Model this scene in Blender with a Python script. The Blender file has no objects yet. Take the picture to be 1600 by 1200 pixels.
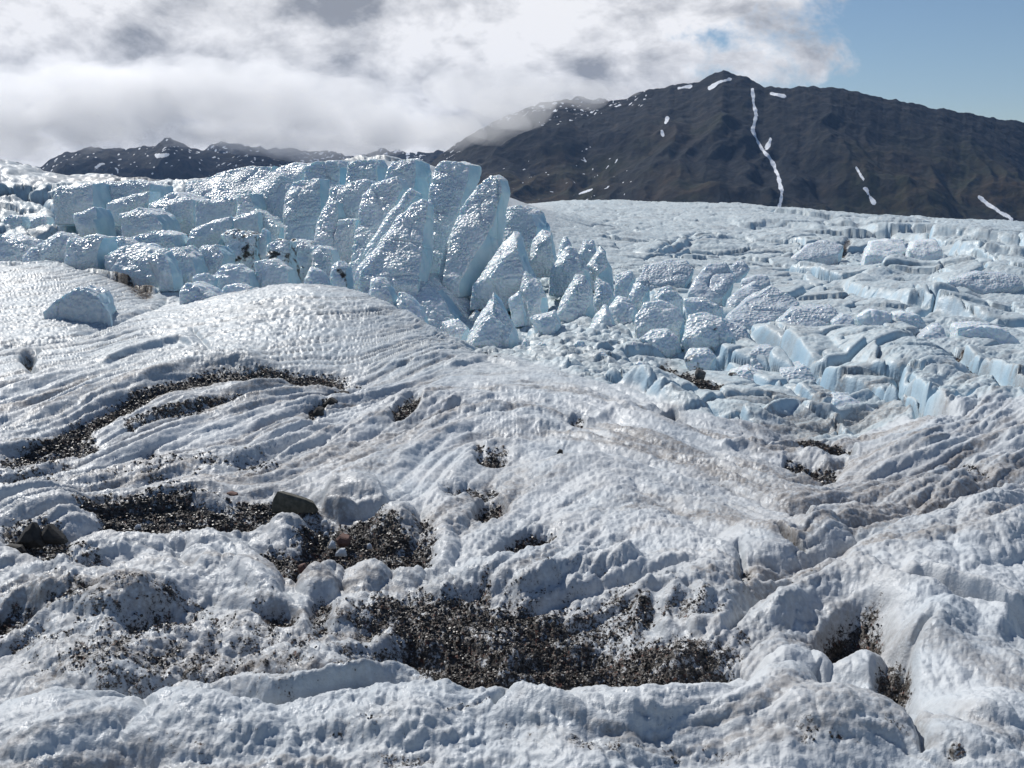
import bpy, bmesh, math, random, time
import numpy as np
T0 = time.time()
def log(*a): print('[%.1fs]' % (time.time() - T0), *a, flush=True)
QUALITY = 1.0            # 1 = final mesh density
C = bpy.context.scene.collection
R = math.radians
f4 = np.float32

# ------------------------------------------------------------------ camera
F = 1689.0; YH = 290.0; CAM_H = 10.0
PITCH = math.atan((600 - YH) / F)
cam_d = bpy.data.cameras.new('camera'); cam = bpy.data.objects.new('camera', cam_d); C.objects.link(cam)
cam.location = (0, 0, CAM_H); cam.rotation_euler = (R(90) - PITCH, 0, 0)
cam_d.sensor_width = 36; cam_d.lens = 36 * F / 1600; cam_d.clip_end = 60000; cam_d.clip_start = 0.5
bpy.context.scene.camera = cam
cp, sp = math.cos(PITCH), math.sin(PITCH)

def ray(px, py):                       # direction through a pixel of the photo, scaled to forward distance 1
    cx = (np.asarray(px, float) - 800) / F; cy = (600 - np.asarray(py, float)) / F
    y = cp + cy * sp; z = -sp + cy * cp
    return cx / y, z / y
def at(px, py, d):                     # world point seen at a pixel, d metres ahead
    rx, rz = ray(px, py)
    return np.stack([rx * d, np.broadcast_to(np.asarray(d, float), np.shape(rx * d)), CAM_H + rz * d], -1)
def proj(x, y, z):
    dz = z - CAM_H
    dep = y * cp - dz * sp; up = y * sp + dz * cp
    return 800 + F * x / dep, 600 - F * up / dep

# ------------------------------------------------------------------ noise
def _hash(ix, iy, seed):
    h = (ix.astype(np.int64) * 374761393 + iy.astype(np.int64) * 668265263 + seed * 974634777) & 0xffffffff
    h = ((h ^ (h >> 13)) * 1274126177) & 0xffffffff
    return h ^ (h >> 16)
_G = np.array([[math.cos(a), math.sin(a)] for a in np.linspace(0, 2 * math.pi, 64, endpoint=False)], f4) * f4(1.42)
def perlin(x, y, seed=0):
    x = np.asarray(x); y = np.asarray(y); sh = x.shape
    x = x.ravel(); y = y.ravel(); out = np.empty(x.size, f4)
    for s in range(0, x.size, 400000):
        a = x[s:s+400000]; b = y[s:s+400000]
        ia = np.floor(a); ib = np.floor(b); fa = (a - ia).astype(f4); fb = (b - ib).astype(f4)
        ia = ia.astype(np.int32); ib = ib.astype(np.int32)
        u = fa*fa*fa*(fa*(fa*6-15)+10); v = fb*fb*fb*(fb*(fb*6-15)+10)
        def g(i, j):
            q = _G[_hash(ia + i, ib + j, seed) & 63]
            return q[:, 0] * (fa - i) + q[:, 1] * (fb - j)
        n0 = g(0, 0); n0 += (g(1, 0) - n0) * u
        n1 = g(0, 1); n1 += (g(1, 1) - n1) * u
        out[s:s+400000] = n0 + (n1 - n0) * v
    return out.reshape(sh)
def fbm(x, y, octs=4, seed=0, gain=.5, lac=2.03):
    r = 0; a = 1.0
    for k in range(octs):
        r = r + a * perlin(x, y, seed + k * 17); x = x * lac + 3.7; y = y * lac - 1.9; a *= gain
    return r
def billow(x, y, octs=3, seed=0, gain=.5, lac=2.07):   # rounded swells, sharp creases, about 0..1
    r = 0; a = 1.0
    for k in range(octs):
        r = r + a * np.minimum(np.abs(perlin(x, y, seed + k * 31)) * 1.6, 1.0) ** .8; x = x * lac + 5.1; y = y * lac + 2.3; a *= gain
    return r
def voronoi(x, y, seed=0, jit=.9):     # F1, F2-F1 edge measure, cell random a,b,c, offset to the cell's seed
    ix = np.floor(x).astype(np.int32); iy = np.floor(y).astype(np.int32)
    d1 = np.full(x.shape, 9., f4); d2 = d1.copy(); r = np.zeros(x.shape, np.int64); ox = np.zeros(x.shape, f4); oy = ox.copy()
    for i in (-1, 0, 1):
        for j in (-1, 0, 1):
            h = _hash(ix + i, iy + j, seed)
            sx = ix + i + .5 + jit * ((h & 1023) / 1023. - .5); sy = iy + j + .5 + jit * (((h >> 10) & 1023) / 1023. - .5)
            dx = (x - sx).astype(f4); dy = (y - sy).astype(f4); d = np.sqrt(dx*dx + dy*dy)
            n = d < d1
            d2 = np.where(n, d1, np.minimum(d2, d)); d1 = np.where(n, d, d1)
            r = np.where(n, h, r); ox = np.where(n, dx, ox); oy = np.where(n, dy, oy)
    r2 = (r * 2654435761) & 0xffffffff
    return d1, d2 - d1, ((r2 >> 3) & 255) / 255., ((r2 >> 11) & 255) / 255., ((r2 >> 19) & 255) / 255., ox, oy
def sstep(a, b, x):
    t = np.clip((x - a) / (b - a), 0, 1); return t * t * (3 - 2 * t)
# 3D value noise for solid objects
def vnoise3(p, seed=0):
    i = np.floor(p).astype(np.int64); f = p - i; f = f * f * (3 - 2 * f)
    def h(a, b, c):
        q = ((i[:, 0] + a) * 374761393 + (i[:, 1] + b) * 668265263 + (i[:, 2] + c) * 2147483647 + seed * 144665) & 0xffffffff
        q = ((q ^ (q >> 13)) * 1274126177) & 0xffffffff
        return ((q ^ (q >> 16)) & 0xffff) / 32767.5 - 1
    r = 0
    for a in (0, 1):
        for b in (0, 1):
            for c in (0, 1):
                w = (f[:, 0] if a else 1 - f[:, 0]) * (f[:, 1] if b else 1 - f[:, 1]) * (f[:, 2] if c else 1 - f[:, 2])
                r = r + w * h(a, b, c)
    return r

# ------------------------------------------------------------------ object helpers
def tag(o, label=None, cat=None, group=None, kind=None):
    if label: o['label'] = label
    if cat: o['category'] = cat
    if group: o['group'] = group
    if kind: o['kind'] = kind
    return o
def mesh_obj(name, verts, faces, mat=None, parent=None, smooth=True):
    me = bpy.data.meshes.new(name)
    v = np.asarray(verts, f4)
    if isinstance(faces, np.ndarray):
        k = faces.shape[1]
        me.vertices.add(len(v)); me.vertices.foreach_set('co', v.ravel())
        me.loops.add(faces.size); me.loops.foreach_set('vertex_index', faces.ravel().astype(np.int32))
        me.polygons.add(len(faces)); me.polygons.foreach_set('loop_start', np.arange(0, faces.size, k, dtype=np.int32))
        me.polygons.foreach_set('loop_total', np.full(len(faces), k, np.int32))
        me.update(calc_edges=True)
    else:
        me.from_pydata([tuple(q) for q in v], [], faces); me.update()
    me.polygons.foreach_set('use_smooth', np.full(len(me.polygons), smooth, bool))
    if mat: me.materials.append(mat)
    o = bpy.data.objects.new(name, me); C.objects.link(o)
    if parent: o.parent = parent
    return o
def grid_faces(nr, nc):
    i = np.arange(nr * nc, dtype=np.int32).reshape(nr, nc)
    return np.stack([i[:-1, :-1].ravel(), i[:-1, 1:].ravel(), i[1:, 1:].ravel(), i[1:, :-1].ravel()], 1)
def add_attr(o, name, arr):
    a = o.data.attributes.new(name, 'FLOAT', 'POINT'); a.data.foreach_set('value', np.asarray(arr, f4).ravel())
# ------------------------------------------------------------------ glacier sheet: broad shape
# control points (photo pixel, height) or (photo column, forward distance, height) of the ice surface
cz = []   # (px, py, z)
for px in range(-400, 2001, 300):
    cz += [(px, 1200, .68), (px, 1000, 0), (px, 900, 0), (px, 800, 0)]
for px, py, z in [(-300,1160,.9),(0,1140,.8),(100,1122,.95),(200,1136,.75),(300,1100,.95),(430,1088,1.05),(540,1090,1.0),(700,1090,.95),(780,1106,.8),(860,1082,1.0),
                  (1000,1080,1.05),(1150,1085,1.0),(1300,1097,.95),(1400,1125,.8),(1500,1135,.8),(1620,1145,.8),(1900,1150,.8)]:
    cz.append((px, py, z))
cz += [(0,700,.3),(300,700,.2),(600,700,.1),(900,700,.2),(1150,760,-.1),(1300,720,-.6),(1350,690,-.7),(1500,720,.2),(1600,700,.6),(1900,700,.8),
       (0,600,1.0),(200,600,.9),(400,600,.8),(560,600,.5),(700,600,.7),(850,600,.7),(1000,620,.4),(1100,650,.1),(1200,700,-.3),
       (1450,652,.7),(1550,638,1.0),(1640,625,1.3),(1900,600,1.4),(1380,690,-.2),
       (300,560,1.4),(500,540,1.7),(620,550,1.3),(700,560,1.0),(800,565,.8),(900,590,.8),(330,500,2.4),(330,470,3.0),(450,445,3.7),(560,455,3.4),(620,480,2.7),(680,520,1.6),(728,547,.7),
       (0,560,1.5),(150,560,1.5),(0,520,2.0),(120,525,2.0),(-100,410,4.2),(0,412,4.3),(90,415,4.2),(170,440,3.4),(215,470,2.5),(250,500,2.2),(290,470,2.6),(0,465,3.1),(-300,500,3),(-400,380,6)]
cd = [(px, 12, .55) for px in range(-400, 2001, 400)] + [(px, 21.4, -.35) for px in range(-400, 2001, 200)] + [(px, 23, -.2) for px in range(-400, 2001, 400)]
cd += [(450,82,1.2),(600,80,.4),(330,80,1.6),(180,85,3.25),(50,89,3.6),(-100,92,3.0),(250,77,2.1),
       (700,72,-.8),(780,70,-.3),(850,70,0),(650,75,-.4),(730,82,0),(1600,56,.1),(1450,54,-.2),(1900,56,.2),(1350,52,-.8)]
cz += [(0,385,4.1),(200,400,3.4),(320,400,3.3),(430,400,3.2),(150,350,6.0),(300,350,5.9),(430,340,6.6),(0,330,7.3)]
cd += [(150,126,9.1),(300,126,9.2)]
cd += [(-300,140,15),(-100,140,14.2),(0,140,13.3),(60,139,12.1),(105,140,11.0),(200,140,10.9),(300,140,10.5),(350,134,10.4),(420,126,9.6),(500,125,8.2),(600,126,7.4),(700,126,7.0),(800,132,7.0),
       (820,150,7.6),(0,200,9),(300,200,4),(600,200,4.5),(750,200,5.5),(-300,200,10)]
cz += [(600,400,2.2),(700,440,1.4),(800,450,1.0),(850,410,2.0),(950,420,1.7),(1000,380,3.0),(900,355,4.6),(950,500,.5),(880,530,.3),(1000,460,1.0)]
cd += [(900,220,4.8),(900,300,4.8),(1050,300,4.2),(1200,310,3.7),(1350,260,3.4),(1400,250,3.2),(1500,240,2.4),(1600,230,1.9),(1900,220,1.0),(850,230,5.6)]
cz += [(1200,400,1.6),(1350,400,1.7),(1500,400,1.6),(1650,400,1.2),(1200,360,2.6),(1050,450,1.2),(1200,500,.5),(1350,500,.7),(1500,500,.7),(1650,500,.4),(1100,560,.1),(1250,590,0),(1400,590,.1),(1550,600,.1),
       (1050,540,.2),(1900,420,1),(1900,520,.4)]
cd += [(px, 430, -16) for px in range(-400, 2001, 300)] + [(px, 900, -80) for px in range(-400, 2001, 400)] + [(px, 2500, -200) for px in range(-400, 2001, 600)] + [(px, 7500, -200) for px in range(-400, 2001, 600)]

pts = []
for px, py, z in cz:
    rx, rz = ray(px, py); d = (z - CAM_H) / rz; pts.append((rx, d, z))
for px, d, z in cd: pts.append((ray(px, 500)[0], d, z))
pts = np.array(pts, float)
KY = .55
def tps_fit(U, V, Z, reg=1e-4):
    n = len(U); D = (U[:, None]-U)**2 + (V[:, None]-V)**2
    K = .5 * D * np.log(D + 1e-12); K[np.diag_indices(n)] += reg
    Pm = np.stack([np.ones(n), U, V], 1)
    A = np.block([[K, Pm], [Pm.T, np.zeros((3, 3))]])
    w = np.linalg.solve(A, np.concatenate([Z, np.zeros(3)]))
    def ev(u, v):
        out = np.empty(u.size); uu = u.ravel(); vv = v.ravel()
        for s in range(0, u.size, 20000):
            a = uu[s:s+20000, None]; b = vv[s:s+20000, None]
            D = (a-U)**2 + (b-V)**2
            out[s:s+20000] = (.5*D*np.log(D+1e-12)) @ w[:n] + w[n] + w[n+1]*a[:, 0] + w[n+2]*b[:, 0]
        return out.reshape(u.shape)
    return ev
base_ev = tps_fit(pts[:, 0], KY*np.log(pts[:, 1]), pts[:, 2], 2e-5)
TMAX = .66
# the sheet is a fan of cells that widen with distance; it runs from just ahead of the viewer to the mountains
NC = int(1380 * QUALITY)
ys = [9.5]
while ys[-1] < 7400:
    y = ys[-1]
    k = .0024 if y < 180 else (.0045 if y < 420 else .02)
    ys.append(y * (1 + k / QUALITY))
ys = np.array(ys); NR = len(ys)
tt = np.linspace(-TMAX, TMAX, NC)
# coarse evaluation of the broad shape, then bilinear
cu = np.linspace(-TMAX, TMAX, 170); cv = np.linspace(math.log(ys[0]), math.log(ys[-1]) + 1e-6, 420)
CU, CV = np.meshgrid(cu, cv)
CZ = base_ev(CU, KY*CV)
def base_z(t, ly):
    a = (t + TMAX) / (2*TMAX) * 169; b = (ly - cv[0]) / (cv[-1]-cv[0]) * 419
    a = np.clip(a, 0, 168.999); b = np.clip(b, 0, 418.999); i = a.astype(int); j = b.astype(int); fa = a-i; fb = b-j
    fa = fa; fb = fb
    return (CZ[j, i]*(1-fa)+CZ[j, i+1]*fa)*(1-fb) + (CZ[j+1, i]*(1-fa)+CZ[j+1, i+1]*fa)*fb
TT, LY = np.meshgrid(tt, np.log(ys))
Y = np.exp(LY); X = TT * Y
ZB = base_z(TT, LY)
PX, PY = proj(X, Y, ZB)
X = X.astype(f4); Y = Y.astype(f4); PX = PX.astype(f4); PY = PY.astype(f4)
log('sheet', NR, NC, NR*NC)
def ground_d(px, py, lo=14.):          # forward distance where the broad surface shows at a pixel (nearest)
    rx, rz = ray(px, py); d = np.exp(np.linspace(math.log(lo), math.log(700), 4000))
    g = base_z(np.full(4000, float(rx)), np.log(d)); h = CAM_H + rz * d
    k = np.nonzero(h <= g)[0]
    return float(d[k[0]]) if len(k) else 300.

Z = ZB.astype(f4)
near = sstep(560, 640, PY) * 1.0                        # foreground weight (by place on the ice)
# natural wobble for hand-laid outlines
fw = sstep(62, 48, Y)*1.; fw = 1-sstep(48, 62, Y)
WX = PX + fw*9*fbm(X*.35, Y*.35, 3, 5) + (1-fw)*10*fbm(X*.09, Y*.07, 3, 6, .4); WY = PY + fw*(6*fbm(X*.3, Y*.3, 3, 9))*np.clip((PY-300)/500, .2, 1.1) + (1-fw)*3.5*fbm(X*.09, Y*.07, 3, 10, .4)
dirt = np.zeros_like(Z); soil = np.zeros_like(Z); halo = np.zeros_like(Z)

def sub(x0, x1, y0, y1):
    m = (PX > x0) & (PX < x1) & (PY > y0) & (PY < y1)
    return np.nonzero(m)
def ell(cx, cy, rx, ry, ang=0, soft=.35, pad=1.6):
    r = max(rx, ry) * pad + 12
    ix = sub(cx-r, cx+r, cy-r, cy+r)
    a = R(ang); dx = WX[ix]-cx; dy = WY[ix]-cy
    u = (dx*math.cos(a)+dy*math.sin(a))/rx; v = (-dx*math.sin(a)+dy*math.cos(a))/ry
    q = np.sqrt(u*u+v*v)
    return ix, 1 - sstep(1-soft, 1+soft, q)
def patch(cx, cy, rx, ry, ang=0, s=1., depth=0., soft=.5):   # dirt lying on the ice, in a slight hollow
    ix, w = ell(cx, cy, rx, ry, ang, soft)
    dirt[ix] = np.maximum(dirt[ix], s*w)
    ih, wh = ell(cx, cy, rx*1.35+8, ry*1.5+8, ang, .8, 2.1); halo[ih] = np.maximum(halo[ih], min(s*1.2, 1)*wh)
    if depth: Z[ix] -= depth * w
def bump(cx, cy, rx, ry, h, ang=0):
    r = max(rx, ry)*2.6
    ix = sub(cx-r, cx+r, cy-r, cy+r)
    a = R(ang); dx = WX[ix]-cx; dy = WY[ix]-cy
    u = (dx*math.cos(a)+dy*math.sin(a))/rx; v = (-dx*math.sin(a)+dy*math.cos(a))/ry
    q = u*u+v*v; q = q*.55
    Z[ix] += (1.1*h * np.clip(1-q, 0, 1)**.75).astype(f4)
def polyd(ix, P, ky):                   # signed distance to a polyline (positive above / beyond it), along fraction
    P = np.array(P, float); x = WX[ix]; y = WY[ix]
    best = np.full(x.shape, 1e9); sgn = np.ones(x.shape); tl = np.zeros(x.shape)
    L = np.hypot(np.diff(P[:, 0]), np.diff(P[:, 1])*ky); cum = np.concatenate([[0], np.cumsum(L)]); tot = cum[-1]
    for k in range(len(P)-1):
        ax, ay = P[k]; bx, by = P[k+1]; ex = bx-ax; ey = (by-ay)*ky
        px_ = x-ax; py_ = (y-ay)*ky
        t = (px_*ex+py_*ey)/(ex*ex+ey*ey+1e-9); tc = np.clip(t, 0, 1)
        d = np.hypot(px_-tc*ex, py_-tc*ey); c = ex*py_-ey*px_
        n = d < best
        best = np.where(n, d, best); sgn = np.where(n, np.sign(-c), sgn); tl = np.where(n, (cum[k]+tc*L[k])/tot, tl)
    return best*sgn, tl
def box(P, pad):
    P = np.array(P); return sub(P[:, 0].min()-pad, P[:, 0].max()+pad, P[:, 1].min()-pad, P[:, 1].max()+pad)
def scarp(P, h, L=60, w=4, c=0., ky=2., wc=6):   # wall facing the viewer: ground beyond P raised by h, easing back over L; crack c at the foot
    ix = box(P, L*3.2/ky + 30)
    s, t = polyd(ix, P, ky); e = sstep(0, .12, t)*sstep(0, .12, 1-t)
    up = sstep(-w*.2, w, s) * np.exp(-(np.maximum(s, 0)/L)**1.5)
    Z[ix] += (h*e*up - c*e*np.exp(-((s+wc*.5)/wc)**2)).astype(f4)
def ridge(P, h, w, ky=2., wn=None):
    ix = box(P, w*3+30); s, t = polyd(ix, P, ky); e = sstep(0, .15, t)*sstep(0, .15, 1-t)
    ww = np.where(s > 0, w, wn or w)
    Z[ix] += (h*e*np.exp(-(s/ww)**2)).astype(f4)
def crack(P, w, dep, ky=2.):
    ix = box(P, w*4+20); s, t = polyd(ix, P, ky); e = sstep(0, .1, t)*sstep(0, .1, 1-t)
    Z[ix] -= (dep*e*np.exp(-(np.abs(s)/w)**1.5)).astype(f4)
def band(P, w, s=1., ky=2., depth=0.):
    ix = box(P, w*2+20); sd, t = polyd(ix, P, ky); e = sstep(0, .1, t)*sstep(0, .1, 1-t)
    k = e*(1-sstep(.4, 1.3, np.abs(sd)/w)); dirt[ix] = np.maximum(dirt[ix], s*k); halo[ix] = np.maximum(halo[ix], s*e*(1-sstep(.5, 2., np.abs(sd)/w)))
    if depth: Z[ix] -= depth*k

# ---- flow lines of the foreground ice (old layering): points of equal value on one line
FL = [(500, [(0,590),(150,560),(300,545),(420,528),(600,500),(700,490)]),
 (470, [(0,520),(200,490),(430,450),(600,450)]),
 (570, [(0,690),(160,620),(300,570),(400,572),(560,600)]),
 (620, [(0,760),(150,720),(300,650),(450,610),(560,600),(700,560),(850,555)]),
 (680, [(0,792),(200,760),(400,720),(550,640),(700,590),(850,598),(1000,640),(1170,690)]),
 (720, [(380,780),(600,700),(750,640),(900,640),(1050,690),(1200,740),(1330,735)]),
 (770, [(600,830),(720,740),(900,710),(1100,745),(1300,780),(1450,740),(1600,660)]),
 (820, [(700,880),(850,800),(1000,770),(1150,800),(1250,850),(1400,800),(1600,720)]),
 (870, [(800,960),(950,890),(1080,870),(1160,890),(1230,890),(1350,850),(1600,780)]),
 (960, [(1000,1010),(1150,960),(1300,920),(1450,960),(1600,980)]),
 (1000, [(0,1000),(400,980),(800,1050),(1100,1060)]), (900, [(0,900),(200,870),(400,880),(600,900)]),
 (1100, [(0,1150),(400,1090),(800,1090),(1200,1090),(1600,1160)]), (1180, [(0,1200),(800,1170),(1600,1200)])]
fp = np.array([(a, b, v) for v, l in FL for a, b in l], float)
fl_ev = tps_fit(fp[:, 0]/400, fp[:, 1]/400, fp[:, 2], 3e-2)
gx = np.linspace(-300, 1900, 90); gy = np.linspace(300, 1500, 70); GX, GY = np.meshgrid(gx, gy); GP = fl_ev(GX/400, GY/400)
a_ = np.clip((PX+300)/2200*89, 0, 88.99); b_ = np.clip((PY-300)/1200*69, 0, 68.99); i_ = a_.astype(int); j_ = b_.astype(int); a_ -= i_; b_ -= j_
PSI = (GP[j_, i_]*(1-a_)+GP[j_, i_+1]*a_)*(1-b_) + (GP[j_+1, i_]*(1-a_)+GP[j_+1, i_+1]*a_)*b_
QD = (CAM_H*F/np.maximum(PSI-YH, 60)).astype(f4)            # metres across the layering
del a_, b_, i_, j_, PSI
log('flow')
# swells and runnels
swell = billow(X*.16+.3*QD*.1, QD*.30, 2, 3)
run = (.55+.9*np.clip(fbm(X*.06, Y*.05, 2, 44)+.5, 0, 1.1))*(.55*billow(X*.12+.15*perlin(X*.3, QD*.3, 43), QD*.55, 2, 41)+.35*billow(X*.45+.3*perlin(X*.5, Y*.4, 45), QD*1.2+.3*perlin(X*.5, Y*.4, 46), 2, 42)-.6)+.75
low = sstep(780, 880, PY)
pil = np.minimum(billow(X*.42+.2*perlin(X*.8, Y*.8, 8), Y*.36+.2*perlin(X*.8, Y*.8, 18), 1, 23), 1.)
flute = billow(X*2.3, Y*.55, 1, 24)
# nearest swell of ice and the shaded trench behind it
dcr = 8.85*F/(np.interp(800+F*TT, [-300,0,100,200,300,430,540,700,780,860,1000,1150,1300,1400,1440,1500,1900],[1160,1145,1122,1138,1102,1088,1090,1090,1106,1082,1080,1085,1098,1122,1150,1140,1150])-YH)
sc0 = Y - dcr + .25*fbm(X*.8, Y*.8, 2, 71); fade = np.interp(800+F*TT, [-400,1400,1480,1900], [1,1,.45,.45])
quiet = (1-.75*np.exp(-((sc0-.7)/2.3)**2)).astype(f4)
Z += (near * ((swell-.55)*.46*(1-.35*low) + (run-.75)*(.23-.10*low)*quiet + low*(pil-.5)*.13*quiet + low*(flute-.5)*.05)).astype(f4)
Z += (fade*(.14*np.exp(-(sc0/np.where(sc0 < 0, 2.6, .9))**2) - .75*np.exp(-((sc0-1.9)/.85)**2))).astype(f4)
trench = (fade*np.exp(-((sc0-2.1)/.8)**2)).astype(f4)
far_smooth = (1-near)*sstep(300, 420, PY)
Z += (far_smooth*(.28*fbm(X*.09, Y*.09, 3, 77))).astype(f4)

# ---- hollows, arcs and mounds read off the photo
# left arcs
ridge([(10,672),(90,645),(200,600),(300,566),(370,562),(450,575)], .42, 20, 1.6, 9)
band([(0,735),(60,700),(150,655),(240,612),(330,585),(420,580),(500,590),(570,602)], 19, 1.1, 1.4, .35)
band([(0,735),(90,705),(160,690)], 24, .8, 1.3, .1)
band([(180,672),(250,650),(330,632),(390,618)], 15, .75, 1.6, .1)
ridge([(120,690),(230,640),(340,608),(480,600)], .2, 12, 1.6)
patch(400,730,45,14,-20,.5,.1); patch(236,715,14,8,-50,.9,.25); patch(215,783,70,12,2,.35)
patch(270,765,30,9,0,.5); patch(495,642,16,7,-30,.9,.2); patch(525,618,18,7,-30,.9,.2)
patch(632,640,28,10,-35,.95,.5,.3); patch(540,600,30,8,10,.6)
patch(300,785,190,10,2,.6)
# gravel basin
patch(270,812,150,30,4,1.,.35,.25); patch(480,800,130,20,3,1.,.3,.3); patch(560,850,115,38,10,1.,.35,.25); patch(460,878,60,22,10,1.,.3,.25)
patch(65,850,70,28,12,.75,.2,.3); patch(120,885,60,16,15,.55,.05)
scarp([(490,796),(530,806),(580,800),(600,800),(618,794)], .6, 45, 10, .12, 1.5)
ridge([(320,845),(380,830),(440,832),(485,836)], .32, 16, 1.6, 12)
bump(455,836,28,15,.32); bump(65,800,75,26,.5,5); bump(20,885,70,16,.3,8)
ridge([(70,890),(200,862),(330,850),(400,870)], .35, 24, 1.5)
for c in [(140,900,50,26,.28,-25),(230,885,45,24,.3,20),(330,880,36,24,.32,25),(300,905,45,22,.2,-20),(400,905,36,26,.35,30),(170,945,90,22,.4,0),(60,930,60,22,.35,-15),
          (380,930,60,22,.3,10),(240,935,70,16,.25,0),(505,905,30,22,.55,-20),(575,900,34,20,.4,-15),(640,905,20,16,.25,0),(560,955,50,20,.2,0),(130,1040,70,26,.35,10),(100,985,80,22,.2,-10),
          (610,1000,26,14,.3,-20),(440,1040,50,18,.3,0),(360,1000,40,18,.2,0),(280,1000,40,20,.2,0),(60,1080,60,22,.2,0)]: bump(*c)
patch(245,975,60,16,0,.8,.35); patch(440,970,28,12,0,.8,.3); patch(20,975,45,18,-20,.8,.4,.3); patch(500,960,18,28,10,.75,.3); patch(190,1060,70,24,5,.5); patch(330,1050,70,22,0,.55)
patch(100,1030,60,20,0,.4); patch(600,970,60,30,0,.8)
crack([(120,1092),(210,1085),(300,1060),(420,1062),(530,1075)], 9, .3)
scarp([(130,1112),(230,1105),(330,1090),(430,1088),(560,1088),(700,1086)], .4, 25, 8, .3, 1.5)
# centre hollows
patch(755,990,220,52,6,.95,.2); patch(770,1045,240,42,0,1.05,.3,.3); patch(1010,1035,160,38,-3,.95,.2); patch(570,1060,60,24,0,.8); patch(930,990,110,30,-12,.7)
patch(1090,1050,60,26,0,.8,.2); patch(1130,1010,50,26,0,.5)
patch(820,845,50,18,-22,.95,.5,.4); patch(765,790,26,18,-20,.9,.55,.3); patch(750,762,50,8,-4,.6,.15); patch(705,768,16,16,0,.5,.2); patch(770,710,26,11,-15,.7,.3); patch(748,705,9,14,0,.6,.2)
patch(700,640,20,6,-40,.4,.2); patch(660,840,24,28,-30,.6,.15); patch(760,935,14,24,0,.7,.1)
bump(620,825,28,20,.45); bump(560,775,60,12,.25); bump(700,800,35,25,.3,-30); bump(680,860,30,26,.3,-40); bump(840,900,70,28,.55,-15); bump(950,890,45,22,.4,-10); bump(740,905,60,18,.35,-25)
ridge([(790,945),(860,925),(960,905),(1010,880)], .35, 22, 1.5)
scarp([(800,960),(880,945),(980,925),(1060,895),(1110,880)], .2, 30, 12, .12, 1.5); scarp([(880,985),(960,965),(1050,940),(1100,930)], .16, 24, 12, .08, 1.5)
bump(1060,920,90,40,.45,-10)
for x in (990, 1030, 1075, 1115): ridge([(x,995),(x+14,960),(x+25,935)], .22, 14, 1.)
patch(960,950,60,10,-25,.55); patch(1080,960,70,24,-10,.45)
crack([(1148,850),(1162,880),(1168,905)], 5, .25); patch(1168,900,12,16,30,.7,.3)
patch(1045,648,13,7,0,1.,.7,.3); ridge([(900,660),(960,642),(1030,636)], .18, 9, 2.); patch(905,655,10,7,0,.6,.25)
patch(1250,812,18,10,20,1.,.6,.3); patch(1236,851,24,6,25,1.,.7,.3); bump(1290,830,45,14,.3,20); bump(1180,850,60,20,.25)
patch(1240,900,40,26,-30,.3)
def nodirt(*a):
    ix, w_ = ell(*a); dirt[ix] *= (1-w_)
nodirt(450,824,40,18,-8); nodirt(60,808,62,18,8); nodirt(555,782,74,28,-6); nodirt(370,838,50,9,-10)
# right-hand valley and mounds
ridge([(1180,650),(1240,640),(1290,655),(1330,690)], .45, 10, 2., 8)
scarp([(1190,700),(1250,703),(1310,712),(1345,718)], .45, 12, 5, .5, 2.)
band([(1205,688),(1260,697),(1330,712)], 12, 1., 1.6, .35)
ridge([(1110,690),(1180,700),(1250,715),(1310,735)], .35, 10, 2., 8); band([(1220,722),(1270,735),(1310,738)], 10, .8, 1.6, .25)
patch(1515,735,34,12,20,.55,.25); patch(1430,790,60,12,-15,.35); patch(1500,760,80,9,-15,.3)
crack([(1330,720),(1300,745),(1230,752),(1150,735)], 10, .2); crack([(1170,905),(1240,880),(1340,850),(1450,800),(1600,735)], 12, .3, 1.5)
crack([(1120,1000),(1180,930),(1240,900),(1330,880)], 9, .3, 1.2)
bump(1500,850,150,50,.6,-15); bump(1420,960,60,30,.2); bump(1570,870,60,60,.3)
ridge([(1180,1000),(1250,950),(1310,918),(1350,925),(1430,955),(1500,960)], .5, 30, 1.3, 24)
scarp([(1390,935),(1450,945),(1500,965),(1560,985),(1640,1000)], .5, 60, 12, .35, 1.4)
ridge([(1430,1060),(1470,1000),(1510,965),(1600,1010)], .5, 45, 1.2, 50); bump(1530,1060,110,60,.75,15); bump(1230,1050,55,34,.5); bump(1350,1060,60,26,.45,15)
patch(1335,1000,56,36,-35,1.05,.75,.35); patch(1400,1072,34,28,60,.85,.45,.4); patch(1130,1055,26,18,0,.6,.1)
crack([(1430,1135),(1400,1100),(1420,1050),(1460,1010)], 8, .35, 1.2); crack([(1275,1060),(1290,1085)], 6, .3, 1.)
patch(300,1020,360,75,0,.48); patch(250,1050,200,36,4,.6); patch(200,960,180,30,4,.5); patch(60,720,110,40,-25,.5); patch(250,735,200,20,-8,.4); patch(880,960,330,60,0,.36); patch(60,990,120,60,0,.3); patch(450,960,150,50,0,.3); patch(1150,960,120,60,0,.25); patch(700,1150,700,40,0,.2); patch(240,740,240,30,-8,.25); patch(1450,760,200,50,-15,.22); patch(1200,780,200,40,0,.2)
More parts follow.
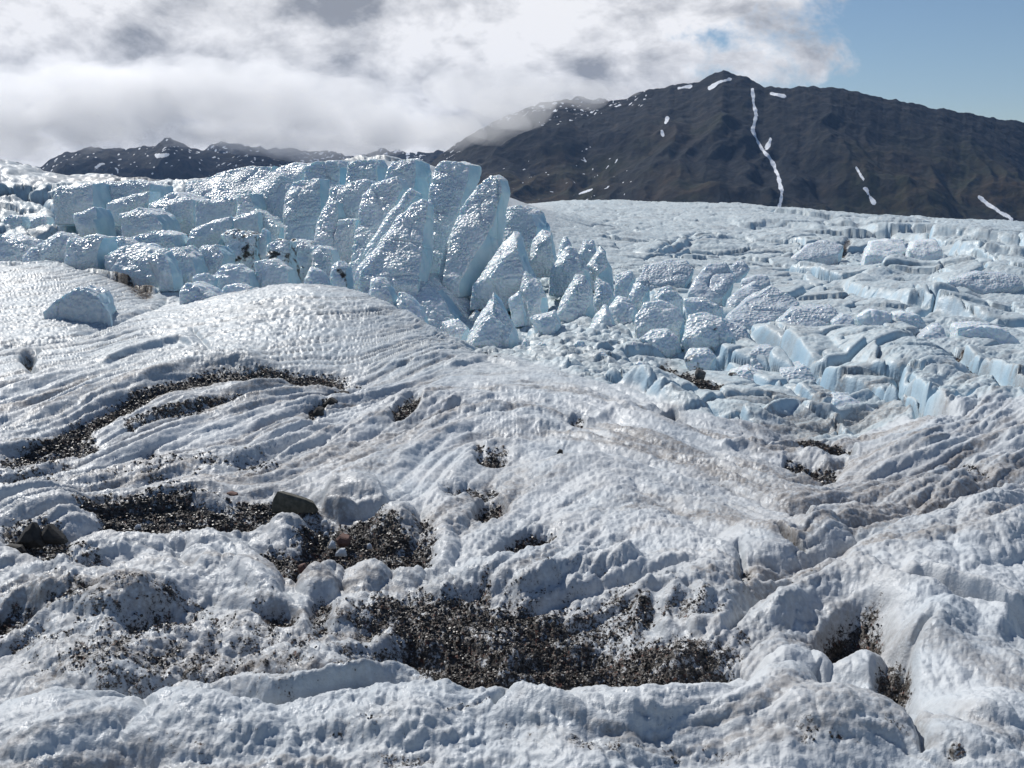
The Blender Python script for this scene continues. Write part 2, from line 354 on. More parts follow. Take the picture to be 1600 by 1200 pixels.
# nearest ridge: lobes, runnels and specks
for c in [(120,1160,110,40,.12,0),(330,1150,80,30,.08,-20),(480,1140,90,26,.08,0),(620,1150,60,26,.1,-25),(820,1130,70,20,.15,0),(1000,1120,150,24,.15,0),(1250,1120,80,22,.12,10),(1520,1160,60,26,.2,0)]: bump(*c)
crack([(785,1092),(788,1112),(770,1128)], 6, .25, 1.); crack([(1420,1125),(1440,1160),(1445,1190)], 8, .3, 1.2); crack([(190,1160),(220,1142),(240,1120)], 12, .25, 1.2)
patch(560,1150,70,20,-10,.35); patch(300,1170,90,16,0,.3); patch(720,1128,60,5,-8,.5); patch(1000,1180,200,22,0,.42); patch(1300,1170,100,18,15,.38); patch(1495,1190,16,8,0,.6); patch(620,1195,60,10,0,.5); patch(1400,1160,30,18,0,.4)
# dome facing the icefall, left
crack([(120,520),(180,500),(240,480),(262,462)], 5, .3); crack([(0,545),(60,540),(110,530)], 6, .35, 2.); patch(45,562,10,10,60,.9,.6); crack([(60,590),(40,560),(60,545)], 6, .35, 1.5)
crack([(300,510),(330,540),(326,556)], 4, .25); patch(322,548,10,6,0,.5)
crack([(380,510),(450,495),(480,490)], 3, .15); scarp([(160,572),(200,550),(280,530),(310,540)], .3, 20, 6, .1, 2.)
band([(70,388),(110,398),(155,414),(205,438),(245,464)], 22, 1.2, 1.5, .1)
patch(60,370,24,8,-10,1.,.3); patch(385,378,16,12,0,1.,.2); 
scarp([(560,585),(600,575),(680,560),(750,565)], .2, 14, 6, 0, 2.); scarp([(690,575),(760,565),(820,575)], .25, 14, 6, .05, 2.)
ridge([(620,480),(680,518),(735,548)], .3, 6, 1.2)

# ---- crevassed ice to the right and in the icefall: blocks of every size between cracks
def softbox(x0, x1, y0, y1, s=25):
    return sstep(x0-s, x0+s, WX)*(1-sstep(x1-s, x1+s, WX))*sstep(y0-s*.5, y0+s*.5, WY)*(1-sstep(y1-s*.5, y1+s*.5, WY))
edge_line = np.interp(PX, [700,800,900,1000,1080,1150,1200,1290,1340,1400,1480,1600,1900], [540,555,580,610,650,665,668,700,690,655,635,622,600])
right_field = sstep(930, 1060, WX + (WY-450)*.3) * (1-sstep(-8, 4, WY-edge_line)) * sstep(352, 400, PY)
pit = (1-sstep(-6, 6, WY-edge_line)) * sstep(700, 740, WX) * (1-sstep(1000, 1080, WX)) * sstep(395, 430, PY)
ice_left = (1-sstep(420, 470, WY - np.interp(PX, [-300,0,100,220,300,450,600], [-45,-45,-40,20,20,-20,0]))) * (1-sstep(690, 760, WX)) * sstep(282, 300, PY) * (1-sstep(300,360,np.abs(PX-300))*0)
ice_left *= (Y > 79) & (Y < 150)
crk_dark = np.zeros_like(Z)
ca, sa = math.cos(R(28)), math.sin(R(28))
def blocks(mask, sx, sy, seed, amp, tilt, crk, cw, ang=0, warp=.25):
    ix = np.nonzero(mask > .01)
    x = X[ix].astype(float); y = Y[ix].astype(float); m = mask[ix]
    a = R(ang); u = (x*math.cos(a)+y*math.sin(a))/sx; v = (-x*math.sin(a)+y*math.cos(a))/sy
    u += warp*fbm(u*.9, v*.9, 3, seed+3); v += warp*fbm(u*.9+9, v*.9, 3, seed+4)
    d1, e, ra, rb, rc, ox, oy = voronoi(u, v, seed)
    h = amp*(ra-.5) + tilt*((rb-.5)*ox + (rc-.35)*oy) - .25*amp*d1*d1
    cr = np.exp(-(e/cw)**1.3)*(.35+.65*rc)
    crk_dark[ix] = np.maximum(crk_dark[ix], m*np.exp(-(e/(cw*.55))**2)*.8*(rb > .25))  # darker lines along the cracks between blocks
    Z[ix] += (m*(h - crk*cr)).astype(f4)
    return ix, e, m
blocks(right_field, 13, 9, 11, .75, 1.6, 1.3, .03, 38, .15)
blocks(right_field*.9, 5., 4.0, 12, .45, .8, .55, .035, 20)
blocks(pit, 1.6, 1.4, 13, .35, .5, .12, .08)
blocks(ice_left, 8, 6, 14, 2.6, 2.2, 1.4, .06, -25)
blocks(ice_left, 2.8, 2.4, 15, .7, .9, .4, .06, 10)
rough = np.clip(right_field*.2 + pit + ice_left*.6, 0, 1)
Z += (rough*(billow(X*.5, Y*.5, 3, 55)-.6)*.35).astype(f4)
# far plateau: long low steps with blue walls
far_l = ((Y > 122)*(1-sstep(650, 760, PX))*(Y < 300)).astype(f4)
blocks(far_l, 12, 9, 18, .7, .9, .5, .03, -20); Z += (far_l*.45*(billow(X*.22, Y*.18, 3, 63)-.6)).astype(f4)
plateau = (1-sstep(395, 420, PY))*sstep(820, 900, PX)
far_r = plateau*sstep(1080, 1320, PX)
Z -= (far_r*1.0).astype(f4)
blocks(far_r, 26, 15, 16, 1.6, 1.8, 1.6, .03, 40)
blocks(plateau*.8, 11, 7, 17, .4, .8, .4, .03, 30)
Z += (plateau*(.35*fbm(X*.03, Y*.06, 4, 61) + .22*billow(X*.3, Y*.16, 3, 62))).astype(f4)
scarp([(1130,348),(1170,350),(1200,348),(1290,352)], .7, 40, 3, .2, 3.)
scarp([(1330,352),(1370,358),(1420,360),(1480,366),(1540,372),(1640,376)], 1.3, 60, 4, .4, 3.)
scarp([(1300,345),(1360,343),(1450,345)], .5, 40, 4, .2, 3.)
scarp([(1470,383),(1530,392),(1640,400)], 1.0, 30, 4, .3, 3.)
scarp([(1000,398),(1060,385),(1110,374),(1150,372)], .5, 30, 4, .2, 3.)
crack([(1000,395),(1060,378),(1105,362)], 4, .6, 3.); crack([(930,372),(1000,360),(1060,352)], 3, .25, 3.); crack([(1040,352),(1068,332)], 2, .2, 2.); crack([(940,350),(990,335)], 2, .2, 2.)
scarp([(1150,400),(1200,398),(1260,392),(1300,378)], .7, 40, 4, .5, 3.); band([(1205,405),(1250,400),(1280,395)], 6, 1., 2., .3); band([(1278,400),(1305,386),(1330,370)], 7, .9, 2., .4); band([(1205,434),(1245,438)], 5, 1., 2., .2)
scarp([(1310,438),(1350,455),(1420,470),(1470,470),(1530,470)], .75, 45, 9, .5, 2.5)
scarp([(1430,470),(1500,485),(1560,500),(1640,500)], 1.1, 34, 9, .3, 2.5)
scarp([(1150,520),(1230,550),(1300,590),(1370,615),(1440,640),(1520,640)], .6, 50, 10, .9, 2.)
scarp([(1050,505),(1100,540),(1180,580),(1240,600),(1300,640)], .3, 22, 4, .4, 2.)
scarp([(1490,560),(1530,585),(1600,610),(1650,620)], .8, 25, 8, .6, 2.)
ridge([(1330,440),(1420,410),(1490,385),(1560,400)], .9, 22, 2.5); bump(1560,430,80,18,.8); bump(1400,560,90,22,.8,15); bump(1250,370,60,12,.6)
band([(1462,575),(1490,562),(1530,556)], 6, .9, 2., .2); band([(1500,575),(1525,592)], 5, .7, 2.)
band([(1030,562),(1070,578),(1100,592),(1130,602)], 15, 1.2, 1.5, .25); scarp([(1060,588),(1090,602),(1130,612)], -.3, 14, 4, 0, 1.5)
band([(740,470),(780,480),(830,500),(870,515)], 9, .6, 2.)
patch(760,555,50,10,15,.35); patch(930,560,80,14,15,.3)
ridge([(640,470),(700,500),(740,520)], .6, 12, 1.4)
crack([(690,560),(740,552),(790,560)], 4, .1)

# ---- fine relief
gz = np.abs(np.gradient(Z, axis=0)/np.gradient(Y, axis=0)); gx_ = np.abs(np.gradient(Z, axis=1)/np.gradient(X, axis=1)); st = np.maximum(gz, gx_)
for _ in range(3):
    st = np.maximum(st, np.maximum(np.roll(st, 1, 0), np.roll(st, -1, 0))); st = np.maximum(st, np.maximum(np.roll(st, 1, 1), np.roll(st, -1, 1)))
clean_face = (1-.85*sstep(.9, 1.6, st)*(Y > 50)).astype(f4); del gz, gx_, st
Zk = Z.copy()
s1 = billow(X*.7, QD*1.7+Y*.1, 2, 101); s2 = fbm(X*1.9, Y*1.3+QD*.8, 3, 102, .6); s3 = billow(X*3.2, Y*2.7, 2, 103)
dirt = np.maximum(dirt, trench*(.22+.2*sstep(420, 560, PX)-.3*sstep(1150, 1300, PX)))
calm = 1-.75*sstep(.3, .8, dirt)
cyc = np.clip(Y/60., .0, 1)
s4 = billow(X*6.5, Y*5.5, 2, 104)
Z += (near*(((s1-.55)*.058 + s2*.04)*(.45+.55*quiet) + ((s3-.5)*.042)*(.35+.65*quiet) + (s4-.5)*.020)).astype(f4)
del s4
Z += ((1-near)*(1-rough*.5)*sstep(300, 330, PY)*((billow(X*.8, QD*1.6, 2, 111)-.55)*.07 + s2*.06 + (s3-.5)*.025)).astype(f4)
dn_ = fbm(X*1.1, Y*1.1, 4, 141, .6)
dirt = np.clip(dirt - np.minimum(dirt*2, 1)*(.26*dn_ + .20*fbm(X*3.3, Y*3.3, 3, 142, .6)) - dirt*.04, 0, 1).astype(f4)
Z = Zk + (Z-Zk)*clean_face*(.75+.5*np.clip(fbm(X*.12, Y*.12, 2, 171)+.5, 0, 1)).astype(f4); del Zk
# sharper lumps where dirt lies
Z += (sstep(.2, .9, dirt)*np.clip(billow(X*4.5, Y*4.5, 2, 121)-.5, -.2, .6)*.075*near + sstep(.1, .5, dirt)*np.clip(dn_, -.6, .8)*.10*near).astype(f4)
# old grey bands that follow the layering, and grime in low runnels
gr = fbm(X*.10, QD*.55, 4, 131)+.35*fbm(X*.8, QD*2.2, 3, 132)
soil = (.05+sstep(-.1, .65, gr)*.8*np.clip(near+.5, 0, 1) + near*.5*sstep(.45, .15, run)*.6).astype(f4)
region = np.exp(-((PX-1350)/230)**2-((PY-790)/70)**2)+np.exp(-((PX-1080)/250)**2-((PY-730)/60)**2)*.4+np.exp(-((PX-230)/250)**2-((PY-755)/40)**2)*.6+np.exp(-((PX-1200)/160)**2-((PY-940)/60)**2)*.6+np.exp(-((PX-260)/300)**2-((PY-1020)/70)**2)*.5+np.exp(-((PX-330)/200)**2-((PY-620)/35)**2)*.5
clean = np.exp(-((PX-1530)/150)**2-((PY-960)/120)**2)+np.exp(-((PX-450)/400)**2-((PY-1110)/25)**2)
soil = np.maximum(soil, halo*.85*(.7+.5*gr))
soil = np.clip(soil*(1-.8*clean)+region*.75*(1+.8*gr), 0, 1).astype(f4)
del s1, s2, s3, swell
sm = fbm(X*.07, QD*.33, 3, 151); sm2 = perlin(X*.15, QD*.2, 152)
seam = np.exp(-(sm/.030)**2)*sstep(.0, .25, sm2)*np.clip((1-near)*(1-right_field)*(1-ice_left)*(1-pit)*(1-plateau)+near*.55, 0, 1)
dome = (1-near)*(1-right_field)*(1-ice_left)*(1-pit)*(1-plateau)
d2_ = fbm(X*.05+3, QD*.8, 4, 155, .6); soil = np.maximum(soil, dome*.75*sstep(.12, .7, d2_)).astype(f4); Z -= (dome*.10*sstep(.2, .6, d2_)).astype(f4)
Z -= (seam*.10).astype(f4); soil = np.maximum(soil, .9*seam*sstep(-.3, .3, perlin(X*.9, Y*.9, 153))).astype(f4)
soil = np.maximum(soil, crk_dark)  # crack darkening shares the grime colour
log('relief')
V = np.stack([X.ravel(), Y.ravel(), Z.ravel()], 1)
# ------------------------------------------------------------------ materials
class NT:
    def __init__(s, mat):
        s.t = mat.node_tree; s.n = s.t.nodes; s.l = s.t.links
    def node(s, typ, **kw):
        n = s.n.new(typ)
        for k, v in kw.items():
            if k.startswith('i_'): n.inputs[k[2:].replace('_', ' ')].default_value = v
            else: setattr(n, k, v)
        return n
    def link(s, a, b): s.l.new(a, b)
    def noise(s, co, scale, detail=3, rough=.55, dist=0):
        n = s.node('ShaderNodeTexNoise'); n.inputs['Scale'].default_value = scale; n.inputs['Detail'].default_value = detail
        n.inputs['Roughness'].default_value = rough; n.inputs['Distortion'].default_value = dist
        s.link(co, n.inputs['Vector']); return n.outputs['Fac']
    def math(s, op, a, b=None, c=None, clamp=False):
        n = s.node('ShaderNodeMath', operation=op, use_clamp=clamp)
        for i, v in enumerate((a, b, c)):
            if v is None: continue
            if isinstance(v, (int, float)): n.inputs[i].default_value = v
            else: s.link(v, n.inputs[i])
        return n.outputs[0]
    def mapr(s, v, a, b, c=0., d=1., smooth=True):
        n = s.node('ShaderNodeMapRange', interpolation_type='SMOOTHSTEP' if smooth else 'LINEAR')
        s.link(v, n.inputs['Value'])
        for k, q in (('From Min', a), ('From Max', b), ('To Min', c), ('To Max', d)): n.inputs[k].default_value = q
        return n.outputs['Result']
    def mix(s, f, a, b):
        n = s.node('ShaderNodeMix', data_type='RGBA')
        if isinstance(f, (int, float)): n.inputs[0].default_value = f
        else: s.link(f, n.inputs[0])
        for i, v in ((6, a), (7, b)):
            if isinstance(v, tuple): n.inputs[i].default_value = (*v, 1)
            else: s.link(v, n.inputs[i])
        return n.outputs[2]
    def attr(s, name):
        n = s.node('ShaderNodeAttribute'); n.attribute_name = name; return n.outputs['Fac']
def newmat(name):
    m = bpy.data.materials.new(name); m.use_nodes = True
    return m, NT(m), m.node_tree.nodes['Principled BSDF']

SNOW_C = (.58, .61, .635)
def sheet_mat():
    m, t, b = newmat('glacier_surface')
    geo = t.node('ShaderNodeNewGeometry'); P = geo.outputs['Position']
    nz = t.node('ShaderNodeSeparateXYZ'); t.link(geo.outputs['Normal'], nz.inputs[0]); up = nz.outputs['Z']
    dirt = t.attr('dirt'); soil = t.attr('soil'); ice = t.attr('ice')
    n1 = t.noise(P, .35, 4); n2 = t.noise(P, 9, 3, .6); n3 = t.noise(P, 26, 2, .6); n4 = t.noise(P, 2.2, 4, .6)
    snow = t.mix(t.mapr(n1, .35, .7), SNOW_C, (.48, .53, .575))
    # exposed ice in the crevassed parts: walls are clearer and bluer than the weathered tops
    wall = t.math('MULTIPLY', t.mapr(up, .88, .45), ice)
    top = t.mix(t.mapr(n4, .35, .65), (.57, .63, .65), (.44, .535, .585))
    snow = t.mix(ice, snow, top)
    snow = t.mix(wall, snow, t.mix(t.mapr(n1, .3, .7), (.46, .58, .66), (.34, .50, .62)))
    # grime
    soil = t.math('MAXIMUM', soil, t.math('MULTIPLY', dirt, 1.1))
    sf = t.math('MULTIPLY', soil, t.mapr(t.math('ADD', t.math('MULTIPLY', n2, .6), t.math('MULTIPLY', n4, .5)), .30, .66))
    col = t.mix(t.math('MULTIPLY', sf, .9, clamp=True), snow, (.24, .222, .21))
    # gravel and grit: speckles whose density follows the patches
    sp = t.math('ADD', t.math('MULTIPLY', n2, .55), t.math('ADD', t.math('MULTIPLY', n3, .45), t.math('MULTIPLY', n4, .35)))
    thr = t.mapr(dirt, 0, 1, .93, .55, smooth=False)
    d = t.math('SUBTRACT', sp, thr); dm = t.mapr(d, -.05, .07)
    dm = t.math('MULTIPLY', dm, t.mapr(dirt, .02, .12))
    vo = t.node('ShaderNodeTexVoronoi'); vo.inputs['Scale'].default_value = 14; t.link(P, vo.inputs['Vector'])
    sv = t.node('ShaderNodeSeparateColor'); t.link(vo.outputs['Color'], sv.inputs[0])
    grav = t.mix(t.mapr(sv.outputs[0], .0, 1.0, smooth=False), (.022, .019, .017), (.10, .088, .078))
    grav = t.mix(t.mapr(sv.outputs[1], .86, .95), grav, (.17, .155, .14))
    grav = t.mix(t.mapr(sv.outputs[2], .90, .97), grav, (.12, .055, .04))
    col = t.mix(dm, col, grav)
    t.link(col, b.inputs['Base Color'])
    rough = t.mapr(n4, .3, .7, .30, .62)
    t.link(t.math('ADD', rough, t.math('MULTIPLY', dm, .1)), b.inputs['Roughness'])
    b.inputs['IOR'].default_value = 1.31
    bp = t.node('ShaderNodeBump'); bp.inputs['Strength'].default_value = .55; bp.inputs['Distance'].default_value = .06
    n5 = t.noise(P, 7, 4, .62); n6 = t.noise(P, 20, 2, .5)
    hgt = t.math('ADD', n5, t.math('MULTIPLY', t.math('MULTIPLY', n6, .35), t.math('ADD', dm, .4)))
    t.link(hgt, bp.inputs['Height']); t.link(bp.outputs[0], b.inputs['Normal'])
    return m
def ice_mat(name, tint=0., dirty=0., glint=1., bump=.10, pale=0.):
    m, t, b = newmat(name)
    geo = t.node('ShaderNodeNewGeometry'); P = geo.outputs['Position']
    sx = t.node('ShaderNodeSeparateXYZ'); t.link(geo.outputs['Normal'], sx.inputs[0])
    lit_crust = t.attr('lit_crust')
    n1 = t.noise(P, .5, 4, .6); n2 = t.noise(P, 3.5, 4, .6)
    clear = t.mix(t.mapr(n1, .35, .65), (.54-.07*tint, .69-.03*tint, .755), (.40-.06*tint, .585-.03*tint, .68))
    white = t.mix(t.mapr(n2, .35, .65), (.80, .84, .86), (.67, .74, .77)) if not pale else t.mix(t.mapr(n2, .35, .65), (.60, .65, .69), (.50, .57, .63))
    col = t.mix(t.mapr(t.math('ADD', lit_crust, t.math('MULTIPLY', t.math('SUBTRACT', n2, .5), .5)), .3, .7), clear, white)  # whiter lit faces and bluer shaded sides painted into the ice colour
    if dirty:
        dn = t.noise(P, 1.1, 5, .65)
        col = t.mix(t.mapr(dn, .62-dirty*.3, .72-dirty*.25), col, (.07, .06, .05))
    t.link(col, b.inputs['Base Color'])
    b.inputs['IOR'].default_value = 1.31
    t.link(t.math('ADD', t.mapr(lit_crust, .3, .7, .42, .20), t.mapr(t.noise(P, .28, 3, .5), .48, .62, 0., .18)), b.inputs['Roughness'])
    b.inputs['Subsurface Weight'].default_value = .25
    b.inputs['Subsurface Radius'].default_value = (.25, .6, .9); b.inputs['Subsurface Scale'].default_value = .8
    # sun cups on the weathered faces
    vo = t.node('ShaderNodeTexVoronoi', feature='SMOOTH_F1'); vo.inputs['Scale'].default_value = 4.6; vo.inputs['Smoothness'].default_value = .25; t.link(P, vo.inputs['Vector'])
    h = t.math('MULTIPLY', vo.outputs['Distance'], t.math('MULTIPLY', t.mapr(lit_crust, .2, .8), 1.0))
    h = t.math('ADD', h, t.math('MULTIPLY', t.noise(P, 6, 3, .6), .35))
    bp = t.node('ShaderNodeBump'); bp.inputs['Strength'].default_value = 1.; bp.inputs['Distance'].default_value = bump
    h = t.math('MULTIPLY', h, t.mapr(lit_crust, .1, .7, .35, 1.)); h = t.math('MULTIPLY', h, t.mapr(t.noise(P, .4, 2, .5), .38, .6, .65, 1.4))
    t.link(h, bp.inputs['Height']); t.link(bp.outputs[0], b.inputs['Normal'])
    return m
def rock_mat(name, c1, c2, rough=.8):
    m, t, b = newmat(name)
    P = t.node('ShaderNodeTexCoord').outputs['Object']
    t.link(t.mix(t.mapr(t.noise(P, 5, 5, .65), .35, .65), c1, c2), b.inputs['Base Color']); b.inputs['Roughness'].default_value = rough
    bp = t.node('ShaderNodeBump'); bp.inputs['Distance'].default_value = .03; bp.inputs['Strength'].default_value = .7
    t.link(t.noise(P, 14, 4, .65), bp.inputs['Height']); t.link(bp.outputs[0], b.inputs['Normal'])
    return m
M_SHEET = sheet_mat()
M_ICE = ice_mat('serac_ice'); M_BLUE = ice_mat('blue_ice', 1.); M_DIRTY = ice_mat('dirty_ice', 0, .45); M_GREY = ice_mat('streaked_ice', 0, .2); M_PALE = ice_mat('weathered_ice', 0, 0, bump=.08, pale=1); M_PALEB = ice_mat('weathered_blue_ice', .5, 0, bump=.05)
M_OLIVE = rock_mat('olive_rock', (.045, .046, .035), (.10, .095, .075)); M_RED = rock_mat('red_rock', (.09, .045, .035), (.17, .09, .07)); M_BLACK = rock_mat('black_rock', (.012, .012, .012), (.035, .033, .03)); M_GREYR = rock_mat('grey_rock', (.06,.06,.06), (.14,.135,.13))

# glacier sheet object
icew = np.clip(right_field + pit + ice_left + plateau*.9 + (1-near)*.35, 0, 1)
sheet = mesh_obj('glacier_ground', V, grid_faces(NR, NC), M_SHEET)
tag(sheet, kind='structure')
add_attr(sheet, 'dirt', dirt); add_attr(sheet, 'soil', soil); add_attr(sheet, 'ice', icew)
log('sheet mesh')
# ------------------------------------------------------------------ mountains
from mathutils import Vector, Matrix
def mountain_mat():
    m, t, b = newmat('mountain_rock')
    P = t.node('ShaderNodeNewGeometry').outputs['Position']
    sc = t.node('ShaderNodeVectorMath', operation='SCALE'); t.link(P, sc.inputs[0]); sc.inputs['Scale'].default_value = .001; Q = sc.outputs[0]
    alt = t.attr('alt'); snow = t.attr('snow')
    n1 = t.noise(Q, 6, 6, .65); n2 = t.noise(Q, 40, 5, .6); n3 = t.noise(Q, 2.2, 3, .5)
    rock = t.mix(t.mapr(n2, .35, .65), (.006, .008, .011), (.017, .018, .017))
    green = t.mix(t.mapr(n1, .35, .65), (.020, .024, .010), (.040, .027, .013))
    veg = t.math('MULTIPLY', t.mapr(t.math('ADD', alt, t.math('MULTIPLY', n1, .5)), 1.2, .7), t.mapr(n3, .38, .6))
    st = t.node('ShaderNodeVectorMath', operation='MULTIPLY'); t.link(Q, st.inputs[0]); st.inputs[1].default_value = (1, .6, .28)
    n4 = t.noise(st.outputs[0], 22, 6, .6, .3)
    col = t.mix(veg, rock, green)
    col = t.mix(t.math('MULTIPLY', t.mapr(n4, .52, .66), .55), col, (.042, .037, .032))       # scree chutes
    col = t.mix(t.math('MULTIPLY', t.mapr(n4, .46, .34), .5), col, (.008, .009, .010))
    sn = t.math('SUBTRACT', t.math('ADD', snow, t.math('MULTIPLY', t.noise(Q, 45, 5, .65), 1.1)), .55)
    col = t.mix(t.mapr(sn, .42, .50), col, (.72, .75, .80))
    t.link(col, b.inputs['Base Color']); b.inputs['Roughness'].default_value = .95; b.inputs['Specular IOR Level'].default_value = .15
    bp = t.node('ShaderNodeBump'); bp.inputs['Distance'].default_value = 10; bp.inputs['Strength'].default_value = .6
    t.link(t.math('ADD', t.math('ADD', n2, n4), t.math('MULTIPLY', n1, 2.)), bp.inputs['Height']); t.link(bp.outputs[0], b.inputs['Normal'])
    return m
M_MT = mountain_mat()
def mountain(name, crest, d_foot, d_crest, z_foot, amp, seed, nu=700, nv=260, gullies=(), spots=0., spot_alt=.55, spot_px=(-999, 9999), x_pad=300, steps=None):
    c = np.array(crest, float); px = np.linspace(c[0, 0]-x_pad, c[-1, 0]+x_pad, nu); py = np.interp(px, c[:, 0], c[:, 1])
    dcv = d_crest*(1+.06*np.sin(px/170.+seed))
    rx, rz = ray(px, py); zc = CAM_H + rz*dcv; rx = rx
    pyn = 3.0*fbm(px*.03, px*0+seed, 4, seed)*1.; rx, rz = ray(px, py+pyn); zc = CAM_H+rz*dcv
    v = np.linspace(0, 1.45, nv)
    VV, XX = np.meshgrid(v, px); VV = VV.T; XX = XX.T
    D = d_foot + (dcv[None, :]-d_foot)*VV
    rr = np.broadcast_to(rx, D.shape); Xw = rr*D
    vf = np.clip(VV, 0, 1); prof = vf**1.15*.85+.15*vf
    back = np.where(VV > 1, (VV-1)*2.0, 0)
    Zm = z_foot + (zc[None, :]-z_foot)*(prof-back)
    s = 1/900.
    xs = Xw*s; yv = D*s
    warp = .35*fbm(xs*1.3, yv*1.3, 3, seed+5)
    rid = 1-np.abs(perlin(xs*1.6+warp+yv*.5, yv*.45+warp, seed+1))*2
    rid2 = 1-np.abs(perlin(xs*4.2+warp*2-yv*.8, yv*1.3, seed+2))*2
    rid3 = 1-np.abs(perlin(xs*11+warp*4, yv*4.5, seed+3))*2
    Zm = Zm
    env = np.clip(VV*3, 0, 1)*(np.clip((1-VV)*2.6, 0, 1)+np.clip((VV-1)*4, 0, 1))
    Zm += amp*env*((rid-.6)*1.+ (rid2-.6)*.42 + (rid3-.6)*.18)
    Zm += amp*.10*np.clip(VV*3, 0, 1)*fbm(xs*14, yv*14, 3, seed+8)
    MX, MY = proj(Xw, D, Zm)
    sn = np.zeros_like(Zm)
    for line, w in gullies:
        L = np.array(line, float)
        for k in range(len(L)-1):
            (ax, ay), (bx, by) = L[k], L[k+1]; ex, ey = bx-ax, by-ay
            t = np.clip(((MX-ax)*ex+(MY-ay)*ey)/(ex*ex+ey*ey), 0, 1); q = np.hypot(MX-ax-t*ex, MY-ay-t*ey)
            ww = w*np.clip(.85+.8*perlin(MY*.09, MX*.05, 5), .3, 1.5)
            sn = np.maximum(sn, np.clip(1.15-q/ww*.55, 0, 1)*(VV < 1.02))
    if spots:
        hh = perlin(xs*34, yv*30, seed+20)+.6*perlin(xs*90, yv*70, seed+21)
        sn = np.maximum(sn, sstep(.62, .95, hh+spots*sstep(spot_alt-.15, spot_alt+.35, VV))*(rid < .75)*.9*sstep(spot_px[0]-60, spot_px[0]+60, MX)*(1-sstep(spot_px[1]-60, spot_px[1]+60, MX)))
    o = mesh_obj(name, np.stack([Xw.ravel(), D.ravel(), Zm.ravel()], 1), grid_faces(nv, nu), M_MT)
    tag(o, kind='structure'); add_attr(o, 'alt', VV); add_attr(o, 'snow', sn)
    return o
mountain('mountain', [(560,330),(640,290),(690,240),(740,206),(790,182),(830,165),(880,155),(920,163),(960,158),(985,148),(1010,140),(1050,135),(1080,130),(1110,120),(1130,108),(1150,116),(1170,122),(1195,134),(1225,137),
    (1255,137),(1285,134),(1330,142),(1380,152),(1430,162),(1480,172),(1530,180),(1600,190),(1800,235)], 2700, 4300, -200, 66, 3, 1200, 400,
    gullies=[([(1176,140),(1177,160),(1181,180),(1176,205),(1190,232),(1205,250),(1216,275),(1222,300),(1218,324)], 2.3), ([(1204,218),(1198,232)], 2.5), ([(1338,262),(1350,282)], 1.6), ([(1352,295),(1366,318)], 2.4),
             ([(1530,308),(1548,322),(1580,342)], 2.8), ([(1043,184),(1040,192)], 2.2), ([(1034,206),(1036,212)], 2), ([(1110,138),(1120,130),(1140,124)], 2.5), ([(1205,146),(1225,150)], 2), ([(1060,138),(1080,134)], 2), ([(912,246),(915,252)],1), ([(905,303),(925,296)],1.1)],
    spots=.42, spot_alt=.72, spot_px=(700, 1010))
mountain('hill', [(-300,330),(-100,300),(60,262),(100,238),(130,231),(180,232),(225,231),(245,224),(258,212),(275,219),(300,232),(330,236),(360,240),(390,236),(420,240),(450,246),(480,256),(520,275),(600,320)], 4000, 5600, -200, 90, 7, 500, 200,
    gullies=[([(245,243),(262,243)], 2.5), ([(150,262),(158,256)], 2)], spots=.22, spot_alt=.6)
mountain('mountain', [(250,260),(300,240),(345,222),(400,230),(450,232),(500,235),(560,245),(600,232),(660,240),(700,236),(760,220),(900,150),(980,160),(1100,240)], 5600, 7600, -200, 160, 13, 500, 200, spots=.42, spot_alt=.45)
log('mountains')

# ------------------------------------------------------------------ air and cloud bank
def volume_mat(name, col, dens, aniso=0.):
    m = bpy.data.materials.new(name); m.use_nodes = True; m.node_tree.nodes.clear(); t = NT(m)
    o = t.node('ShaderNodeOutputMaterial'); v = t.node('ShaderNodeVolumePrincipled')
    v.inputs['Color'].default_value = (*col, 1); v.inputs['Density'].default_value = dens; v.inputs['Anisotropy'].default_value = aniso
    t.link(v.outputs[0], o.inputs['Volume']); return m
def box_obj(name, lo, hi, mat):
    v = [(x, y, z) for z in (lo[2], hi[2]) for y in (lo[1], hi[1]) for x in (lo[0], hi[0])]
    f = [(0,2,3,1),(4,5,7,6),(0,1,5,4),(2,6,7,3),(0,4,6,2),(1,3,7,5)]
    return mesh_obj(name, v, f, mat, smooth=False)
HAZE = True; CLOUD = True
if HAZE:
    tag(box_obj('haze', (-7600, -60, -520), (7600, 9900, 820), volume_mat('haze_air', (.32, .55, 1.), 2.0e-5, .2)), kind='stuff')
